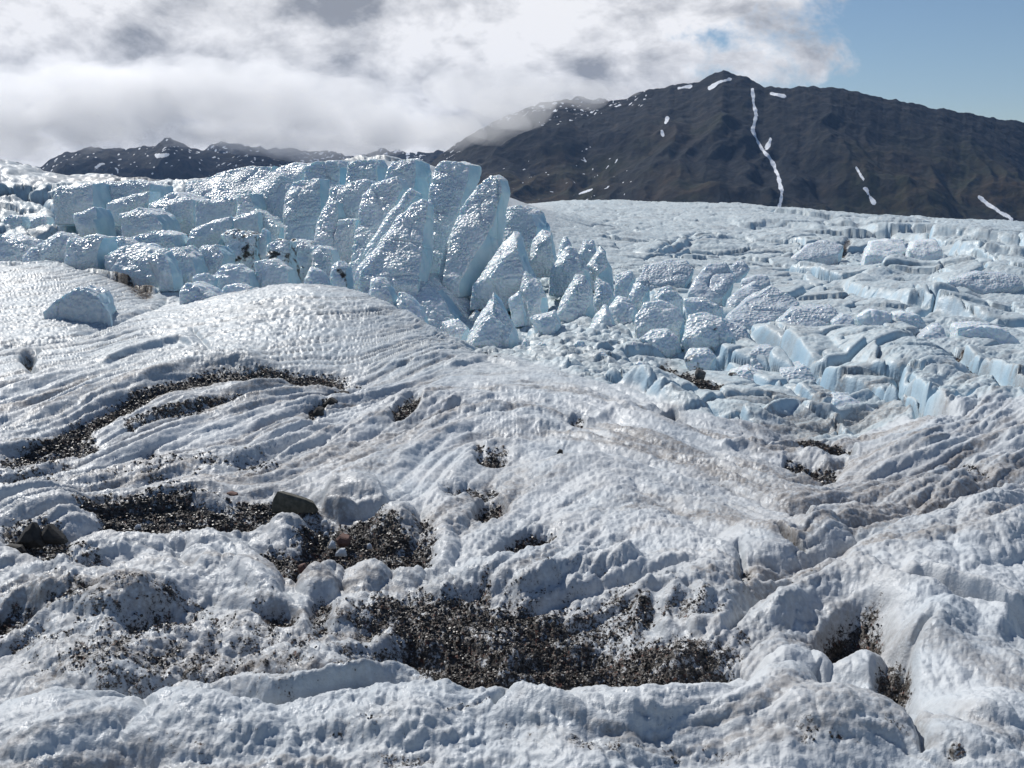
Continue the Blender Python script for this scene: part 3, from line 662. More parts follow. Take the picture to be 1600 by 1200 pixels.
if CLOUD:
    # puffs of the low cloud that hides the crests: (photo column, row, distance, radius across m, radius up m)
    puffs = [(-250,180,5200,620,220),(-60,170,5300,520,240),(60,180,5400,420,190),(170,165,5300,430,200),(300,140,5600,420,200),(370,165,6400,330,120),(430,170,5600,400,200),(540,190,5500,400,170),(650,190,5500,330,130),(500,140,5800,420,130),
             (365,196,5200,300,90),(700,200,4250,170,90),(750,185,4150,190,95),(810,160,4100,200,90),(870,142,4050,190,75),(945,136,4050,160,45),(20,222,5300,260,110),(330,206,5200,260,95),(410,216,5200,260,85),(480,225,5200,260,80),(780,130,5200,400,110),(100,130,5500,600,150),(330,120,5600,600,150),(0,215,5600,330,110)]
    cm = volume_mat('cloud_vapour', (1., 1., 1.), .0022, .45)
    for i, (px, py, d, rr, rv) in enumerate(puffs):
        rv *= .72; py += 8; rr *= .9
        bm = bmesh.new(); bmesh.ops.create_icosphere(bm, subdivisions=5, radius=1.)
        me = bpy.data.meshes.new('cloud'); bm.to_mesh(me); bm.free()
        n = len(me.vertices); co = np.empty(n*3, f4); me.vertices.foreach_get('co', co); co = co.reshape(-1, 3).astype(float); nn = co.copy()
        c = at(px, py, d); co = co*np.array([rr, rr*.8, rv])
        Wc = co + c
        co += nn*np.array([1, 1, .8])*((vnoise3(Wc/230, 1)*.42+vnoise3(Wc/100, 2)*.28+vnoise3(Wc/45, 3)*.16)*min(rr, rv*1.6))[:, None]
        me.vertices.foreach_set('co', co.astype(f4).ravel()); me.update(); me.materials.append(cm)
        o = bpy.data.objects.new('cloud', me); o.location = c; C.objects.link(o); tag(o, kind='stuff')

# ------------------------------------------------------------------ sun, sky
SUN_EL, SUN_AZ = 45., -38.       # azimuth measured from straight ahead, negative = left
sun_d = bpy.data.lights.new('sun', 'SUN'); sun_d.energy = 4.6; sun_d.angle = R(.6); sun_d.color = (1., .965, .91)
sun = bpy.data.objects.new('sun', sun_d); C.objects.link(sun)
sv_ = (math.cos(R(SUN_EL))*math.sin(R(SUN_AZ)), math.cos(R(SUN_EL))*math.cos(R(SUN_AZ)), math.sin(R(SUN_EL)))
from mathutils import Vector, Matrix
sun.rotation_euler = Vector(sv_).to_track_quat('Z', 'Y').to_euler()
w = bpy.data.worlds.new('World'); bpy.context.scene.world = w; w.use_nodes = True
t = NT(w); bg = w.node_tree.nodes['Background']
sky = t.node('ShaderNodeTexSky', sky_type='NISHITA'); sky.sun_disc = False; sky.sun_elevation = R(SUN_EL); sky.sun_rotation = R(SUN_AZ)
sky.altitude = 600; sky.air_density = 1.; sky.dust_density = .05; sky.ozone_density = 3.2
SKY_S = .08
D_ = t.node('ShaderNodeTexCoord').outputs['Generated']
sx = t.node('ShaderNodeSeparateXYZ'); t.link(D_, sx.inputs[0]); dx, dy, dz = sx.outputs
zz = t.math('ADD', t.math('MAXIMUM', dz, 0), .55)
cb = t.node('ShaderNodeCombineXYZ'); t.link(t.math('DIVIDE', dx, zz), cb.inputs[0]); t.link(t.math('DIVIDE', dy, zz), cb.inputs[1]); t.link(t.math('MULTIPLY', dz, 3.4), cb.inputs[2])
CP = cb.outputs[0]
mp = t.node('ShaderNodeVectorMath', operation='MULTIPLY'); t.link(D_, mp.inputs[0]); mp.inputs[1].default_value = (1, 1, 1.5); CP = mp.outputs[0]
big = t.noise(CP, 5.2, 9, .56, .25); small = t.noise(CP, 17, 8, .6, .25)
off = t.node('ShaderNodeVectorMath', operation='ADD'); t.link(CP, off.inputs[0]); off.inputs[1].default_value = (-.014, .0, .03)
lit = t.math('SUBTRACT', big, t.noise(off.outputs[0], 5.2, 9, .56, .25))          # puffs are brighter on their sunward side
wsp = t.noise(D_, 7, 10, .62, .3)
az = t.math('DIVIDE', dx, t.math('MAXIMUM', dy, .05)); el = dz
# edge of the cloud mass: a line leaning right with height
edge = t.math('SUBTRACT', t.math('ADD', t.math('MULTIPLY', t.math('ABSOLUTE', t.math('SUBTRACT', el, .075)), .9), .235), az)       # >0 : inside cloud
edge = t.math('ADD', edge, t.math('MULTIPLY', t.math('ADD', t.math('SUBTRACT', wsp, .5), t.math('MULTIPLY', t.math('SUBTRACT', small, .5), .5)), .55))
cov = t.mapr(edge, .0, .09)
hole = t.mapr(t.math('ADD', t.math('ADD', wsp, t.math('MULTIPLY', t.math('SUBTRACT', small, .5), .35)), t.mapr(el, .10, .5, 0., .10)), .70, .78, 1., .25)
cov = t.math('MULTIPLY', cov, hole)
cov = t.math('MULTIPLY', cov, t.mapr(dy, .0, .45))
cov = t.math('MULTIPLY', cov, t.mapr(el, .75, .35))
shade = t.math('ADD', t.math('MULTIPLY', big, .55), t.math('MULTIPLY', small, .5))
shade = t.math('SUBTRACT', shade, t.math('MULTIPLY', lit, 1.1))
ccol = t.mix(t.mapr(shade, .44, .64, smooth=False), (.98, .98, 1.0), (.32, .335, .37))
ccol = t.mix(t.mapr(wsp, .50, .75, 0, .6), ccol, (.97, .97, .98))
skc = t.node('ShaderNodeVectorMath', operation='SCALE'); t.link(sky.outputs[0], skc.inputs[0]); skc.inputs['Scale'].default_value = SKY_S
t.link(t.mix(cov, skc.outputs[0], ccol), bg.inputs['Color']); bg.inputs['Strength'].default_value = 1.0

sc_ = bpy.context.scene
sc_.view_settings.view_transform = 'Standard'; sc_.view_settings.look = 'None'; sc_.view_settings.exposure = -.08; sc_.view_settings.gamma = 1
sc_.cycles.max_bounces = 8; sc_.cycles.diffuse_bounces = 3; sc_.cycles.glossy_bounces = 2; sc_.cycles.volume_bounces = 6; sc_.cycles.transparent_max_bounces = 8
sc_.cycles.sample_clamp_indirect = 6; sc_.cycles.caustics_reflective = False; sc_.cycles.caustics_refractive = False
# ------------------------------------------------------------------ blocks and towers of ice
def bvh_ground():
    from mathutils.bvhtree import BVHTree
    return None
def sheet_z(x, y):
    t = x / y; j = np.interp(math.log(y), LY[:, 0], np.arange(NR)); i = (t + TMAX)/(2*TMAX)*(NC-1)
    return float(Z[int(np.clip(round(j), 0, NR-1)), int(np.clip(round(i), 0, NC-1))])
GRP = {'tower': 'leaning ice towers of the icefall', 'cone': 'pointed ice pinnacles beside the towers', 'left': 'broken ice blocks of the left icefall', 'right': 'crevassed ice blocks on the right', 'lump': 'loose ice lumps on the gravel', 'rock': 'rocks lying on the glacier'}
VERTN = [0]
def hull_block(name, label, cat, group, poly, d=None, T=None, lean=.45, sx=.35, bulge=.22, back=.85, top=1., mat=None, seed=0, rough=1., sink=1.2, cupamp=.05, vox=None, flat=False, lift=0., smooth=1, raw=False):
    poly = np.array(poly, float)
    if raw:
        rj = np.random.default_rng(seed+50); w0 = np.ptp(poly[:, 0])*(.05 if cat != 'boulder' else .012); poly = poly + rj.normal(0, w0, poly.shape)*np.array([1, .7])
    if d is None: d = ground_d(poly[:, 0].mean(), poly[:, 1].max() - 2) + .3
    ybot = poly[:, 1].max(); cxp = poly[:, 0].mean()
    # front outline on a plane that leans away with height
    def on_plane(px, py, dd=0., k=lean):
        rx, rz = ray(px, py); zb = CAM_H + float(ray(cxp, ybot)[1])*d
        # z = CAM_H + rz*y ; y = d+dd + k*(z-zb)
        y = (d + dd + k*(CAM_H - zb)) / (1 - k*rz)
        return np.array([rx*y, y, CAM_H + rz*y])
    front = [on_plane(a, b) for a, b in poly]
    fr = np.array(front); wdt = fr[:, 0].max()-fr[:, 0].min(); hgt = fr[:, 2].max()-fr[:, 2].min()
    if T is None: T = .8*min(wdt, hgt*1.2) + .3
    c = fr.mean(0)
    P = list(fr)
    # softer inner outline pushed towards the viewer gives the front its swell
    rs = random.Random(seed*7+3)
    bl = bulge*min(wdt, hgt)
    for q in fr:
        r = c + (q-c)*(.55+.1*rs.random()); r[1] -= bl*(.7+.5*rs.random()); P.append(r)
    # rear outline
    sh = np.array([sx*T, T, 0.])
    for q in fr:
        r = c + (q-c)*(back*(.92+.12*rs.random())) + sh; r[2] = min(r[2], q[2] - (1-top)*hgt) if q[2] > c[2] else r[2]; P.append(r)
    # root below the surface
    zb = fr[:, 2].min()
    for q in fr:
        if q[2] < c[2]:
            for s in (0, 1):
                r = q + sh*s*.9; r = np.array([c[0]+sh[0]*s + (r[0]-c[0]-sh[0]*s)*1.08, r[1], zb-sink]); P.append(r)
    P = [p + np.array([0, 0, lift]) for p in P]
    bm = bmesh.new()
    for p in P: bm.verts.new(p)
    res = bmesh.ops.convex_hull(bm, input=bm.verts)
    bmesh.ops.delete(bm, geom=[v for v in bm.verts if not v.link_faces], context='VERTS')
    org = Vector((float(c[0]+sh[0]*.5), float(c[1]+sh[1]*.5), float(zb)))
    bmesh.ops.translate(bm, verts=bm.verts, vec=-org)
    if raw:
        bmesh.ops.bevel(bm, geom=list(bm.edges), offset=.03*min(wdt, hgt), segments=1, affect='EDGES', clamp_overlap=True)
        bmesh.ops.recalc_face_normals(bm, faces=bm.faces)
        me = bpy.data.meshes.new(name); bm.to_mesh(me); bm.free(); me.materials.append(mat)
        o = bpy.data.objects.new(name, me); o.location = org; C.objects.link(o); tag(o, label, cat, group); return o
    me = bpy.data.meshes.new(name); bm.to_mesh(me); bm.free()
    tmp = bpy.data.objects.new('tmp', me); C.objects.link(tmp)
    md = tmp.modifiers.new('r', 'REMESH'); md.mode = 'VOXEL'
    vx = vox or max(.0011*d, .02, .0095*max(wdt, hgt))
    md.voxel_size = vx
    ms = tmp.modifiers.new('s', 'SMOOTH'); ms.iterations = smooth; ms.factor = .5
    dg = bpy.context.evaluated_depsgraph_get(); dg.update()
    m2 = bpy.data.meshes.new_from_object(tmp.evaluated_get(dg)); bpy.data.objects.remove(tmp)
    n = len(m2.vertices); co = np.empty(n*3, f4); m2.vertices.foreach_get('co', co); co = co.reshape(-1, 3).astype(float)
    no = np.empty(n*3, f4); m2.vertices.foreach_get('normal', no); no = no.reshape(-1, 3)
    W_ = co + np.array(org)
    size = min(wdt, hgt)
    a = vnoise3(W_/max(size*.45, .3), seed)*.045*size*rough + vnoise3(W_/max(size*.2, .2), seed+1)*.02*size*rough
    # crust: weathered, cupped faces turned up and left-forward; whiter colour paints them sunlit
    lit_crust = sstep(.0, .45, no @ np.array([-.45, -.55, .65]))
    cup = (np.abs(vnoise3(W_*2.6, seed+2))-.3)*1.3 + (np.abs(vnoise3(W_*5.5, seed+3))-.3)*.6
    a = a + cup*cupamp*(.1+.9*lit_crust)*min(1, size*.35)
    # horizontal melt layers
    a = a + .012*size*rough*np.sin(W_[:, 2]*2.2+W_[:, 0]*.6+vnoise3(W_*.5, 9)*3)*.35
    fr_ = vnoise3(W_*np.array([.55, .55, .16])*(1.6/max(size, 1.2))**.5*1.3, seed+6); a = a - min(.16, .05*size)*np.exp(-(fr_/.035)**2)*(vnoise3(W_*.4, seed+7) > -.1)
    fr_ = vnoise3(W_*np.array([.35, .35, .8])*(1.6/max(size, 1.2))**.5, seed+8); a = a - min(.10, .03*size)*np.exp(-(fr_/.03)**2)
    co += no*a[:, None]
    m2.vertices.foreach_set('co', co.astype(f4).ravel()); m2.update()
    m2.name = name
    m2.polygons.foreach_set('use_smooth', np.full(len(m2.polygons), not flat, bool))
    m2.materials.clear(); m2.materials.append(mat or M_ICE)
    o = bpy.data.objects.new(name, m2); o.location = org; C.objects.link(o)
    at_ = m2.attributes.new('lit_crust', 'FLOAT', 'POINT'); at_.data.foreach_set('value', lit_crust.astype(f4))
    tag(o, label, cat, group); VERTN[0] += n
    return o
_s = [0]
def tower(label, poly, d, **k):
    _s[0] += 1; k.setdefault('seed', _s[0]); k['lean'] = k.get('lean', .45)*.8+.45; k['bulge'] = k.get('bulge', .2)*.6; k['T'] = k['T']*.85; k['back'] = .95
    return hull_block('ice_tower', label, 'serac', GRP['tower'], poly, d, **k)
def cone(label, poly, d=None, **k):
    _s[0] += 1; k.setdefault('lean', .6); k.setdefault('bulge', .3); k.setdefault('back', .6); k.setdefault('seed', _s[0]); k.setdefault('sx', .1)
    return hull_block('ice_pinnacle', label, 'serac', GRP['cone'], poly, d, **k)
def lblock(label, poly, d=None, **k):
    _s[0] += 1; k.setdefault('lean', .6); k.setdefault('seed', _s[0]); k.setdefault('sx', .2); k.setdefault('rough', 1.3); k.setdefault('bulge', .12)
    return hull_block('ice_block', label, 'ice block', GRP['left'], poly, d, **k)
def rblock(label, poly, d=None, **k):
    _s[0] += 1; k.setdefault('lean', 1.3); k.setdefault('seed', _s[0]); k.setdefault('sx', .2); k.setdefault('rough', 1.2); k.setdefault('bulge', .1); k.setdefault('back', .9)
    k['mat'] = M_PALEB if k.get('mat') is M_BLUE else k.get('mat', M_PALE); k.setdefault('cupamp', .04)
    return hull_block('ice_block', label, 'ice block', GRP['right'], poly, d, **k)

# --- the row of big leaning towers, right to left
tower('rightmost tall tower of the row, leaning right with glinting cupped face',
      [(766,273),(778,280),(784,300),(774,340),(755,378),(730,420),(718,442),(690,440),(697,400),(708,356),(718,326),(746,289)], 84, T=2.4, sx=.45, lean=.5, bulge=.05)
tower('square-topped tower second from the right end of the row',
      [(690,252),(715,254),(733,258),(730,285),(712,312),(702,335),(694,400),(684,430),(664,430),(666,370),(667,330),(672,295),(680,262)], 90, T=2.6, sx=.5, lean=.45, bulge=.04)
tower('round-topped tower third from the right, glinting left of its smooth blue side',
      [(603,266),(612,253),(630,248),(648,249),(650,275),(640,310),(630,340),(625,400),(590,400),(592,330),(600,290)], 94, T=3., sx=.55, lean=.35, bulge=.05)
tower('broad steep tower with brightest glints, left of the front slab',
      [(600,283),(620,278),(627,296),(610,330),(592,365),(580,400),(568,435),(543,432),(545,400),(555,360),(562,335),(567,305),(580,290)], 86, T=2., sx=.4, lean=.5, bulge=.05)
tower('thin rib of ice squeezed between the two front towers',
      [(642,295),(650,303),(628,335),(600,372),(578,410),(566,430),(556,428),(566,395),(592,355),(620,318)], 84.5, T=1.6, sx=.5, lean=.5, bulge=.1)
tower('wide front slab with rippled grey face and pointed right shoulder',
      [(660,313),(666,322),(663,350),(655,385),(650,412),(652,445),(600,445),(560,432),(573,400),(592,373),(617,343),(640,324)], 80, T=2., sx=.3, lean=.6, bulge=.07)
tower('small square-headed tower behind, alone against the dark mountain',
      [(543,254),(558,250),(580,247),(588,262),(590,285),(585,340),(545,345),(540,298),(540,272)], 100, T=2.6, sx=.5, lean=.2, bulge=.08)
tower('slab with flat slanting top in front of the square-headed tower',
      [(513,295),(540,287),(573,281),(578,288),(576,335),(572,360),(535,365),(524,340),(513,315)], 93, T=2.2, sx=.3, lean=.25, bulge=.1, mat=M_BLUE)
tower('tower with a deep blue shaded right side left of the square-headed one',
      [(474,258),(495,250),(523,249),(530,262),(528,300),(520,350),(486,360),(476,310)], 101, T=2.4, sx=.6, lean=.3, bulge=.04, mat=M_BLUE)
tower('stout tower with bright slanting cap low in the left half of the row',
      [(457,284),(478,279),(500,278),(502,317),(498,360),(490,400),(455,400),(446,360),(443,318),(450,297)], 94, T=2.6, sx=.25, lean=.35, bulge=.14)
tower('sloping plate of ice behind the stout tower',
      [(400,280),(430,268),(470,258),(482,262),(462,288),(440,325),(425,370),(398,365),(384,335),(385,300)], 101, T=2.6, sx=.3, lean=.7, bulge=.08)
tower('long glinting plate forming the left shoulder of the towers',
      [(290,287),(340,270),(390,259),(428,257),(420,275),(400,300),(380,330),(320,320),(290,305)], 112, T=4, sx=.3, lean=.9, bulge=.05)
tower('small flat-topped block on the skyline above the sloping plate',
      [(430,263),(460,254),(472,256),(465,280),(425,285)], 108, T=3., sx=.3, lean=.4)
tower('narrow spur rising between the stout tower and the blue cleft',
      [(495,345),(510,310),(527,314),(528,350),(524,395),(515,425),(495,425),(490,385)], 89, T=1.8, sx=.4, lean=.4)
tower('clear blue block wedged in the cleft beside the broad tower',
      [(526,343),(557,342),(552,390),(548,420),(522,415),(520,380)], 89.5, T=2, sx=.3, lean=.1, bulge=.03, mat=M_BLUE)
tower('pointed grey flake at the left foot of the row',
      [(400,346),(417,337),(435,356),(436,390),(425,415),(400,415),(394,380)], 96, T=1.8, lean=.4, bulge=.2, mat=M_BLUE)
tower('block with soiled left flank at the foot of the row',
      [(446,385),(456,372),(476,378),(494,393),(490,418),(475,440),(445,435),(440,405)], 87, T=2, lean=.4, bulge=.15, mat=M_GREY)
tower('pale flake between the soiled block and the cleft',
      [(484,388),(500,382),(515,390),(524,425),(512,448),(492,445),(486,415)], 86, T=1.6, lean=.4, bulge=.2)
tower('small cone of pale ice below the soiled block', [(474,436),(484,417),(495,424),(507,445),(490,452)], 77, T=1.2, lean=.4, bulge=.3)
tower('little cracked tooth below the cleft', [(516,440),(518,414),(528,407),(540,420),(542,445)], 79, T=1.2, lean=.3, bulge=.2, mat=M_GREY)
tower('ice buttress spreading under the front slab',
      [(560,425),(600,432),(650,436),(680,455),(712,500),(700,520),(650,500),(610,475),(570,455)], 77, T=4, sx=.2, lean=.9, bulge=.06, mat=M_BLUE)
tower('small cone standing against the buttress', [(575,465),(578,436),(590,432),(604,448),(614,470)], 72, T=1.2, lean=.3, bulge=.3)
tower('second fin leaning on the buttress further right', [(618,480),(622,455),(640,462),(662,500),(640,505)], 71, T=1., lean=.5, bulge=.2)
tower('shaded blue bank dropping right of the front slab into the pit',
      [(652,425),(678,434),(697,455),(715,478),(735,505),(725,535),(700,530),(672,495),(650,465)], 80, T=3.2, sx=.4, lean=.5, bulge=.15, mat=M_BLUE)
tower('thin fin between the two right-hand towers', [(697,380),(712,345),(716,362),(708,410),(700,445),(684,445),(688,410)], 85, T=1.2, lean=.4, bulge=.1)
tower('rounded blue hump right behind the rightmost tower',
      [(790,325),(812,320),(828,334),(840,357),(838,385),(800,392),(785,360)], 98, T=4, sx=.4, lean=.4, bulge=.2, mat=M_BLUE)
# --- pinnacles
cone('steep pinnacle at the right foot of the rightmost tower', [(802,358),(814,362),(818,392),(838,430),(842,450),(790,462),(738,445),(758,415),(785,385)], 82, T=3.4)
cone('dark shaded hump behind the lone front pinnacle', [(820,423),(843,438),(855,467),(848,492),(826,488),(812,453)], 79, T=1.8, mat=M_BLUE)
cone('glinting pinnacle just right of the rounded blue hump', [(847,357),(862,362),(868,390),(870,413),(825,412),(833,377)], 92, T=2.4)
cone('slim pinnacle peeping over the dark pyramid', [(880,368),(886,368),(894,382),(894,410),(866,408)], 97, T=1.8)
cone('dark-tipped pyramid with bright glints on its left face', [(887,384),(899,389),(912,408),(922,426),(897,440),(860,420),(870,403)], 86, T=2.6)
cone('small round pinnacle farthest back on the plateau edge', [(912,373),(928,375),(934,400),(920,412),(903,398)], 98, T=2)
cone('round-shouldered pinnacle left of the plateau', [(938,384),(947,392),(957,418),(930,435),(915,415)], 91, T=2)
cone('big smooth pyramid in the middle of the pinnacles', [(897,427),(912,430),(925,455),(931,480),(908,520),(866,500),(882,455)], 76, T=2.6, bulge=.25)
cone('sharp pyramid right below the big smooth one', [(946,476),(957,493),(970,525),(974,552),(910,525),(926,495)], 71, T=2.2, bulge=.3)
cone('craggy pinnacle behind the sharp pyramid', [(932,430),(957,447),(960,466),(946,490),(926,470)], 80, T=2, rough=1.6)
cone('lone front pinnacle with needle tip and blue right side', [(771,455),(778,478),(790,495),(805,512),(808,533),(802,560),(770,552),(726,540),(729,523),(750,497),(762,475)], 66, T=2.4, bulge=.35, sx=.25, back=.5)
cone('tilted wedge lump lying right of the lone pinnacle', [(828,496),(850,489),(868,485),(876,507),(870,522),(842,515)], 71, T=1.4, back=.9)
cone('small bright wedge of ice above the tilted lump', [(793,467),(812,454),(820,480),(802,485)], 76, T=1.2)
cone('shaded pinnacle with pale left edge among the cluster', [(966,460),(984,466),(998,480),(992,512),(960,515),(950,478)], 74, T=2)
cone('round-backed dome fronting the crevassed field', [(1006,474),(1033,468),(1060,480),(1071,497),(1062,518),(1030,522),(996,515),(992,493)], 70, T=2.4, bulge=.2, mat=M_BLUE)
cone('low peaked block behind the round-backed dome', [(1020,463),(1032,450),(1047,445),(1067,467),(1050,480),(1024,478)], 77, T=2)
cone('twin-headed knob behind the shaded pinnacle', [(982,460),(988,443),(1000,440),(1017,453),(1008,478),(985,472)], 80, T=1.6, rough=1.8)
cone('jagged knob left of the twin-headed one', [(960,447),(964,430),(986,423),(993,437),(982,460)], 86, T=1.8, rough=1.8)
cone('half-sunken lump with dark stripes behind the gravel crack', [(1073,490),(1100,487),(1130,497),(1147,527),(1143,546),(1100,550),(1067,528)], 66, T=2.4, mat=M_GREY)
cone('cracked boulder-shaped lump right of the sharp pyramid', [(1016,515),(1043,513),(1063,527),(1063,546),(1033,556),(998,530)], 66, T=2)
cone('split rounded lump beside the black debris crack', [(1077,546),(1107,543),(1120,557),(1114,576),(1097,588),(1067,560)], 61, T=2, mat=M_GREY)
cone('tiny bright knob low in front of the pinnacles', [(858,578),(861,563),(876,563),(883,580)], 59, T=.9)
cone('rounded snowy lump at the left rim of the pit', [(690,502),(716,497),(733,513),(722,543),(704,540)], 70, T=1.4, bulge=.4)
cone('low ridge-backed block behind the striped lump', [(1067,466),(1100,463),(1130,480),(1120,494),(1080,490)], 73, T=2)
random.seed(5)
# a scatter of smaller lumps along the foot of the towers and in the pit, each placed by eye
small = [(760,465,'left of the small bright wedge'),(745,500,'at the left foot of the lone pinnacle'),(835,470,'below the dark hump'),(885,520,'at the foot of the big pyramid'),(905,545,'in front of the sharp pyramid'),
         (940,560,'right of the front knob field'),(990,545,'beside the cracked boulder lump'),(715,460,'under the thin fin'),(735,448,'under the rightmost tower'),(865,440,'behind the big pyramid'),(845,545,'midway down the dirty slope'),
         (1000,575,'near the rim of the smooth ice'),(905,470,'left of the craggy pinnacle'),(820,545,'right of the lone pinnacle foot'),(1020,600,'above the melt hole')]
for i, (a, b, s) in enumerate(small):
    w_ = 8+6*random.random(); h_ = 8+6*random.random()
    cone('small broken lump of ice '+s, [(a-w_, b), (a-w_*.7, b-h_*.7), (a-w_*.1, b-h_*1.3), (a+w_*.6, b-h_*.8), (a+w_, b), (a, b+3)], None, T=.9, rough=1.8, bulge=.3)

# --- left icefall
lblock('pale walled block at the far left under the snowy crest', [(90,290),(120,286),(147,285),(145,325),(97,333),(84,310)], 112, T=6)
lblock('long wall of ice below the left skyline', [(150,284),(200,280),(235,288),(232,303),(175,318),(150,325)], 116, T=6)
lblock('cracked block with glinting top in the upper left icefall', [(230,318),(267,300),(300,313),(303,345),(262,355),(232,340)], 106, T=5)
lblock('square-cut block with vertical cracks left of the towers', [(305,314),(353,307),(371,313),(368,340),(308,348)], 104, T=4, bulge=.05)
lblock('short block between the square-cut one and the stout tower', [(370,304),(390,302),(398,323),(392,345),(370,345)], 100, T=3)
lblock('many-cracked rounded block in the middle of the icefall', [(187,335),(217,323),(243,337),(254,356),(232,370),(195,364)], 100, T=4)
lblock('long blue ledge sloping down left towards the hollow', [(297,357),(330,346),(360,337),(364,355),(328,374),(293,378)], 96, T=3, mat=M_BLUE)
lblock('low curved shelf of ice below the many-cracked block', [(200,372),(240,360),(273,367),(274,382),(207,388)], 94, T=3)
lblock('blocky lump with a dark vertical crack in the lower icefall', [(247,390),(277,383),(300,403),(308,437),(275,440),(248,415)], 84, T=2.6, rough=1.8)
lblock('bulging rounded block with a curved top edge, centre left', [(315,383),(337,381),(351,400),(345,424),(317,436),(297,402)], 87, T=2.6)
lblock('blue-based block above the diagonal gravel strip', [(58,383),(90,363),(110,373),(103,400),(66,404)], 86, T=2.6, mat=M_BLUE)
lblock('bright blue bellied block beside the gravel strip', [(105,375),(140,366),(162,370),(152,398),(127,412),(100,405)], 84, T=2.4, mat=M_BLUE)
lblock('small snowy-topped block at the far left', [(33,399),(50,385),(68,393),(69,412),(36,412)], 86, T=2)
lblock('tilted slab descending to the gravel strip', [(160,400),(185,385),(213,380),(253,398),(277,442),(225,448),(172,425)], 82, T=2.6, lean=.9)
lblock('fluted block just behind the smooth dome', [(328,434),(345,417),(362,413),(388,427),(392,452),(330,466)], 78, T=2, rough=1.7)
lblock('pair-topped pale block left of the soiled tower foot', [(397,409),(415,405),(430,408),(451,425),(450,445),(400,440)], 80, T=1.8)
lblock('dirty block streaked with black grit in the shaded hollow', [(343,366),(355,357),(373,360),(400,367),(398,400),(365,402)], 91, T=2.4, mat=M_DIRTY)
lblock('soiled lump dark with mud at the right of the hollow', [(415,385),(430,372),(452,376),(450,405),(455,430),(430,425),(412,402)], 84, T=1.8, mat=M_DIRTY)
lblock('smooth five-sided ice face cut into the left dome', [(67,488),(95,462),(120,449),(150,462),(172,490),(130,505),(80,525)], 62.2, T=3.5, lean=.25, bulge=.03, sx=-.1, mat=M_PALE)
lblock('small peaked facet on the crest left of the smooth dome', [(278,478),(282,450),(292,442),(310,450),(330,470),(300,480)], 68, T=2.5, lean=.5)
lblock('snow-dusted block behind the tilted slab', [(147,392),(170,372),(185,370),(202,382),(185,400),(160,406)], 88, T=2.2)
lblock('low bright slab at the rim of the smooth dome', [(340,459),(352,446),(368,443),(387,452),(365,465)], 74, T=1.6)
lblock('pale blue block in the gap above the hollow', [(113,335),(147,323),(154,340),(127,362)], 102, T=3)
lblock('rounded shoulder block cut off by the left picture edge', [(-20,370),(0,365),(33,377),(45,390),(40,412),(-20,412)], 88, T=3)
lblock('glinting shelf under the long wall of ice', [(165,318),(200,305),(235,297),(232,315),(200,328),(168,335)], 108, T=3)
lblock('thin upright flake at the edge of the dark hollow', [(402,372),(410,355),(418,362),(416,395),(404,400)], 92, T=1, mat=M_BLUE)
lblock('stepped block below the square-cut one', [(356,345),(380,332),(402,330),(404,352),(380,362),(358,362)], 97, T=2.4)
lblock('wedge of ice filling the slope beneath the sloping plate', [(385,335),(400,325),(425,345),(438,360),(430,372),(400,352)], 98, T=2)
lblock('humped block between tilted slab and lump with a crack', [(228,398),(250,392),(262,408),(270,432),(248,430)], 80, T=1.6)
lblock('crumbly block at the foot of the bulging block', [(300,432),(318,428),(330,440),(325,456),(303,455)], 76, T=1.4, rough=1.8)
more_l = [(20,345,30,16,'high on the far left'),(60,345,28,14,'above the dark patch at far left'),(10,395,22,12,'at the left edge below the dome shoulder'),(95,350,22,14,'left of the gap above the hollow'),
          (140,352,20,12,'below the gap block'),(180,352,22,12,'left of the many-cracked block'),(270,362,20,12,'right of the many-cracked block'),(285,395,18,12,'behind the bulging block'),
          (225,378,22,12,'below the curved shelf'),(130,412,20,9,'resting on the gravel strip'),(375,405,18,12,'under the dirty block'),(360,425,16,10,'behind the fluted block'),(330,372,22,10,'below the long blue ledge'),
          (425,430,14,12,'right of the pair-topped block'),(90,385,18,12,'behind the blue-based block'),(310,360,18,12,'left end of the long blue ledge'),(200,345,20,12,'against the many-cracked block')]
for i, (a, b, w_, h_, s) in enumerate(more_l):
    lblock('small rough ice block '+s, [(a-w_*.5, b+h_*.4), (a-w_*.45, b-h_*.2), (a-w_*.1, b-h_*.6), (a+w_*.35, b-h_*.45), (a+w_*.5, b+h_*.1), (a+w_*.4, b+h_*.5)], None, T=1.6, rough=1.7)

# --- right field
rblock('large flat-faced block leading the crevassed field', [(1075,457),(1095,425),(1105,414),(1133,411),(1150,430),(1132,463),(1107,472)], 84, lean=1.6, T=2.5)
rblock('smooth slope block behind the flat-faced one', [(1007,414),(1040,409),(1073,407),(1084,423),(1070,443),(1020,450),(995,440)], 92, T=3, lean=1.6)
rblock('dark-edged block left of the brown debris crack', [(1157,440),(1180,431),(1200,430),(1205,446),(1160,452)], 88, T=2.2)
rblock('wide smooth slab with a crooked crack, right centre', [(1133,496),(1165,470),(1207,447),(1250,473),(1238,484),(1193,512),(1150,508)], 74, T=3.2, lean=1.8)
rblock('slab with a sharp right end beyond the crooked crack', [(1203,515),(1237,484),(1270,480),(1303,480),(1319,502),(1257,525)], 71, T=2.6, lean=1.6)
rblock('rounded block with shaded face left of the cleft', [(1337,495),(1360,483),(1393,490),(1394,530),(1363,515)], 70, T=2, lean=.6, mat=M_BLUE)
rblock('rounded block with shaded face right of the cleft', [(1397,492),(1415,488),(1437,493),(1452,515),(1403,532)], 71, T=2, lean=.6, mat=M_BLUE)
rblock('fractured hump beside the tall blue wall', [(1437,530),(1455,512),(1470,507),(1490,542),(1440,548)], 66, T=2, rough=1.7)
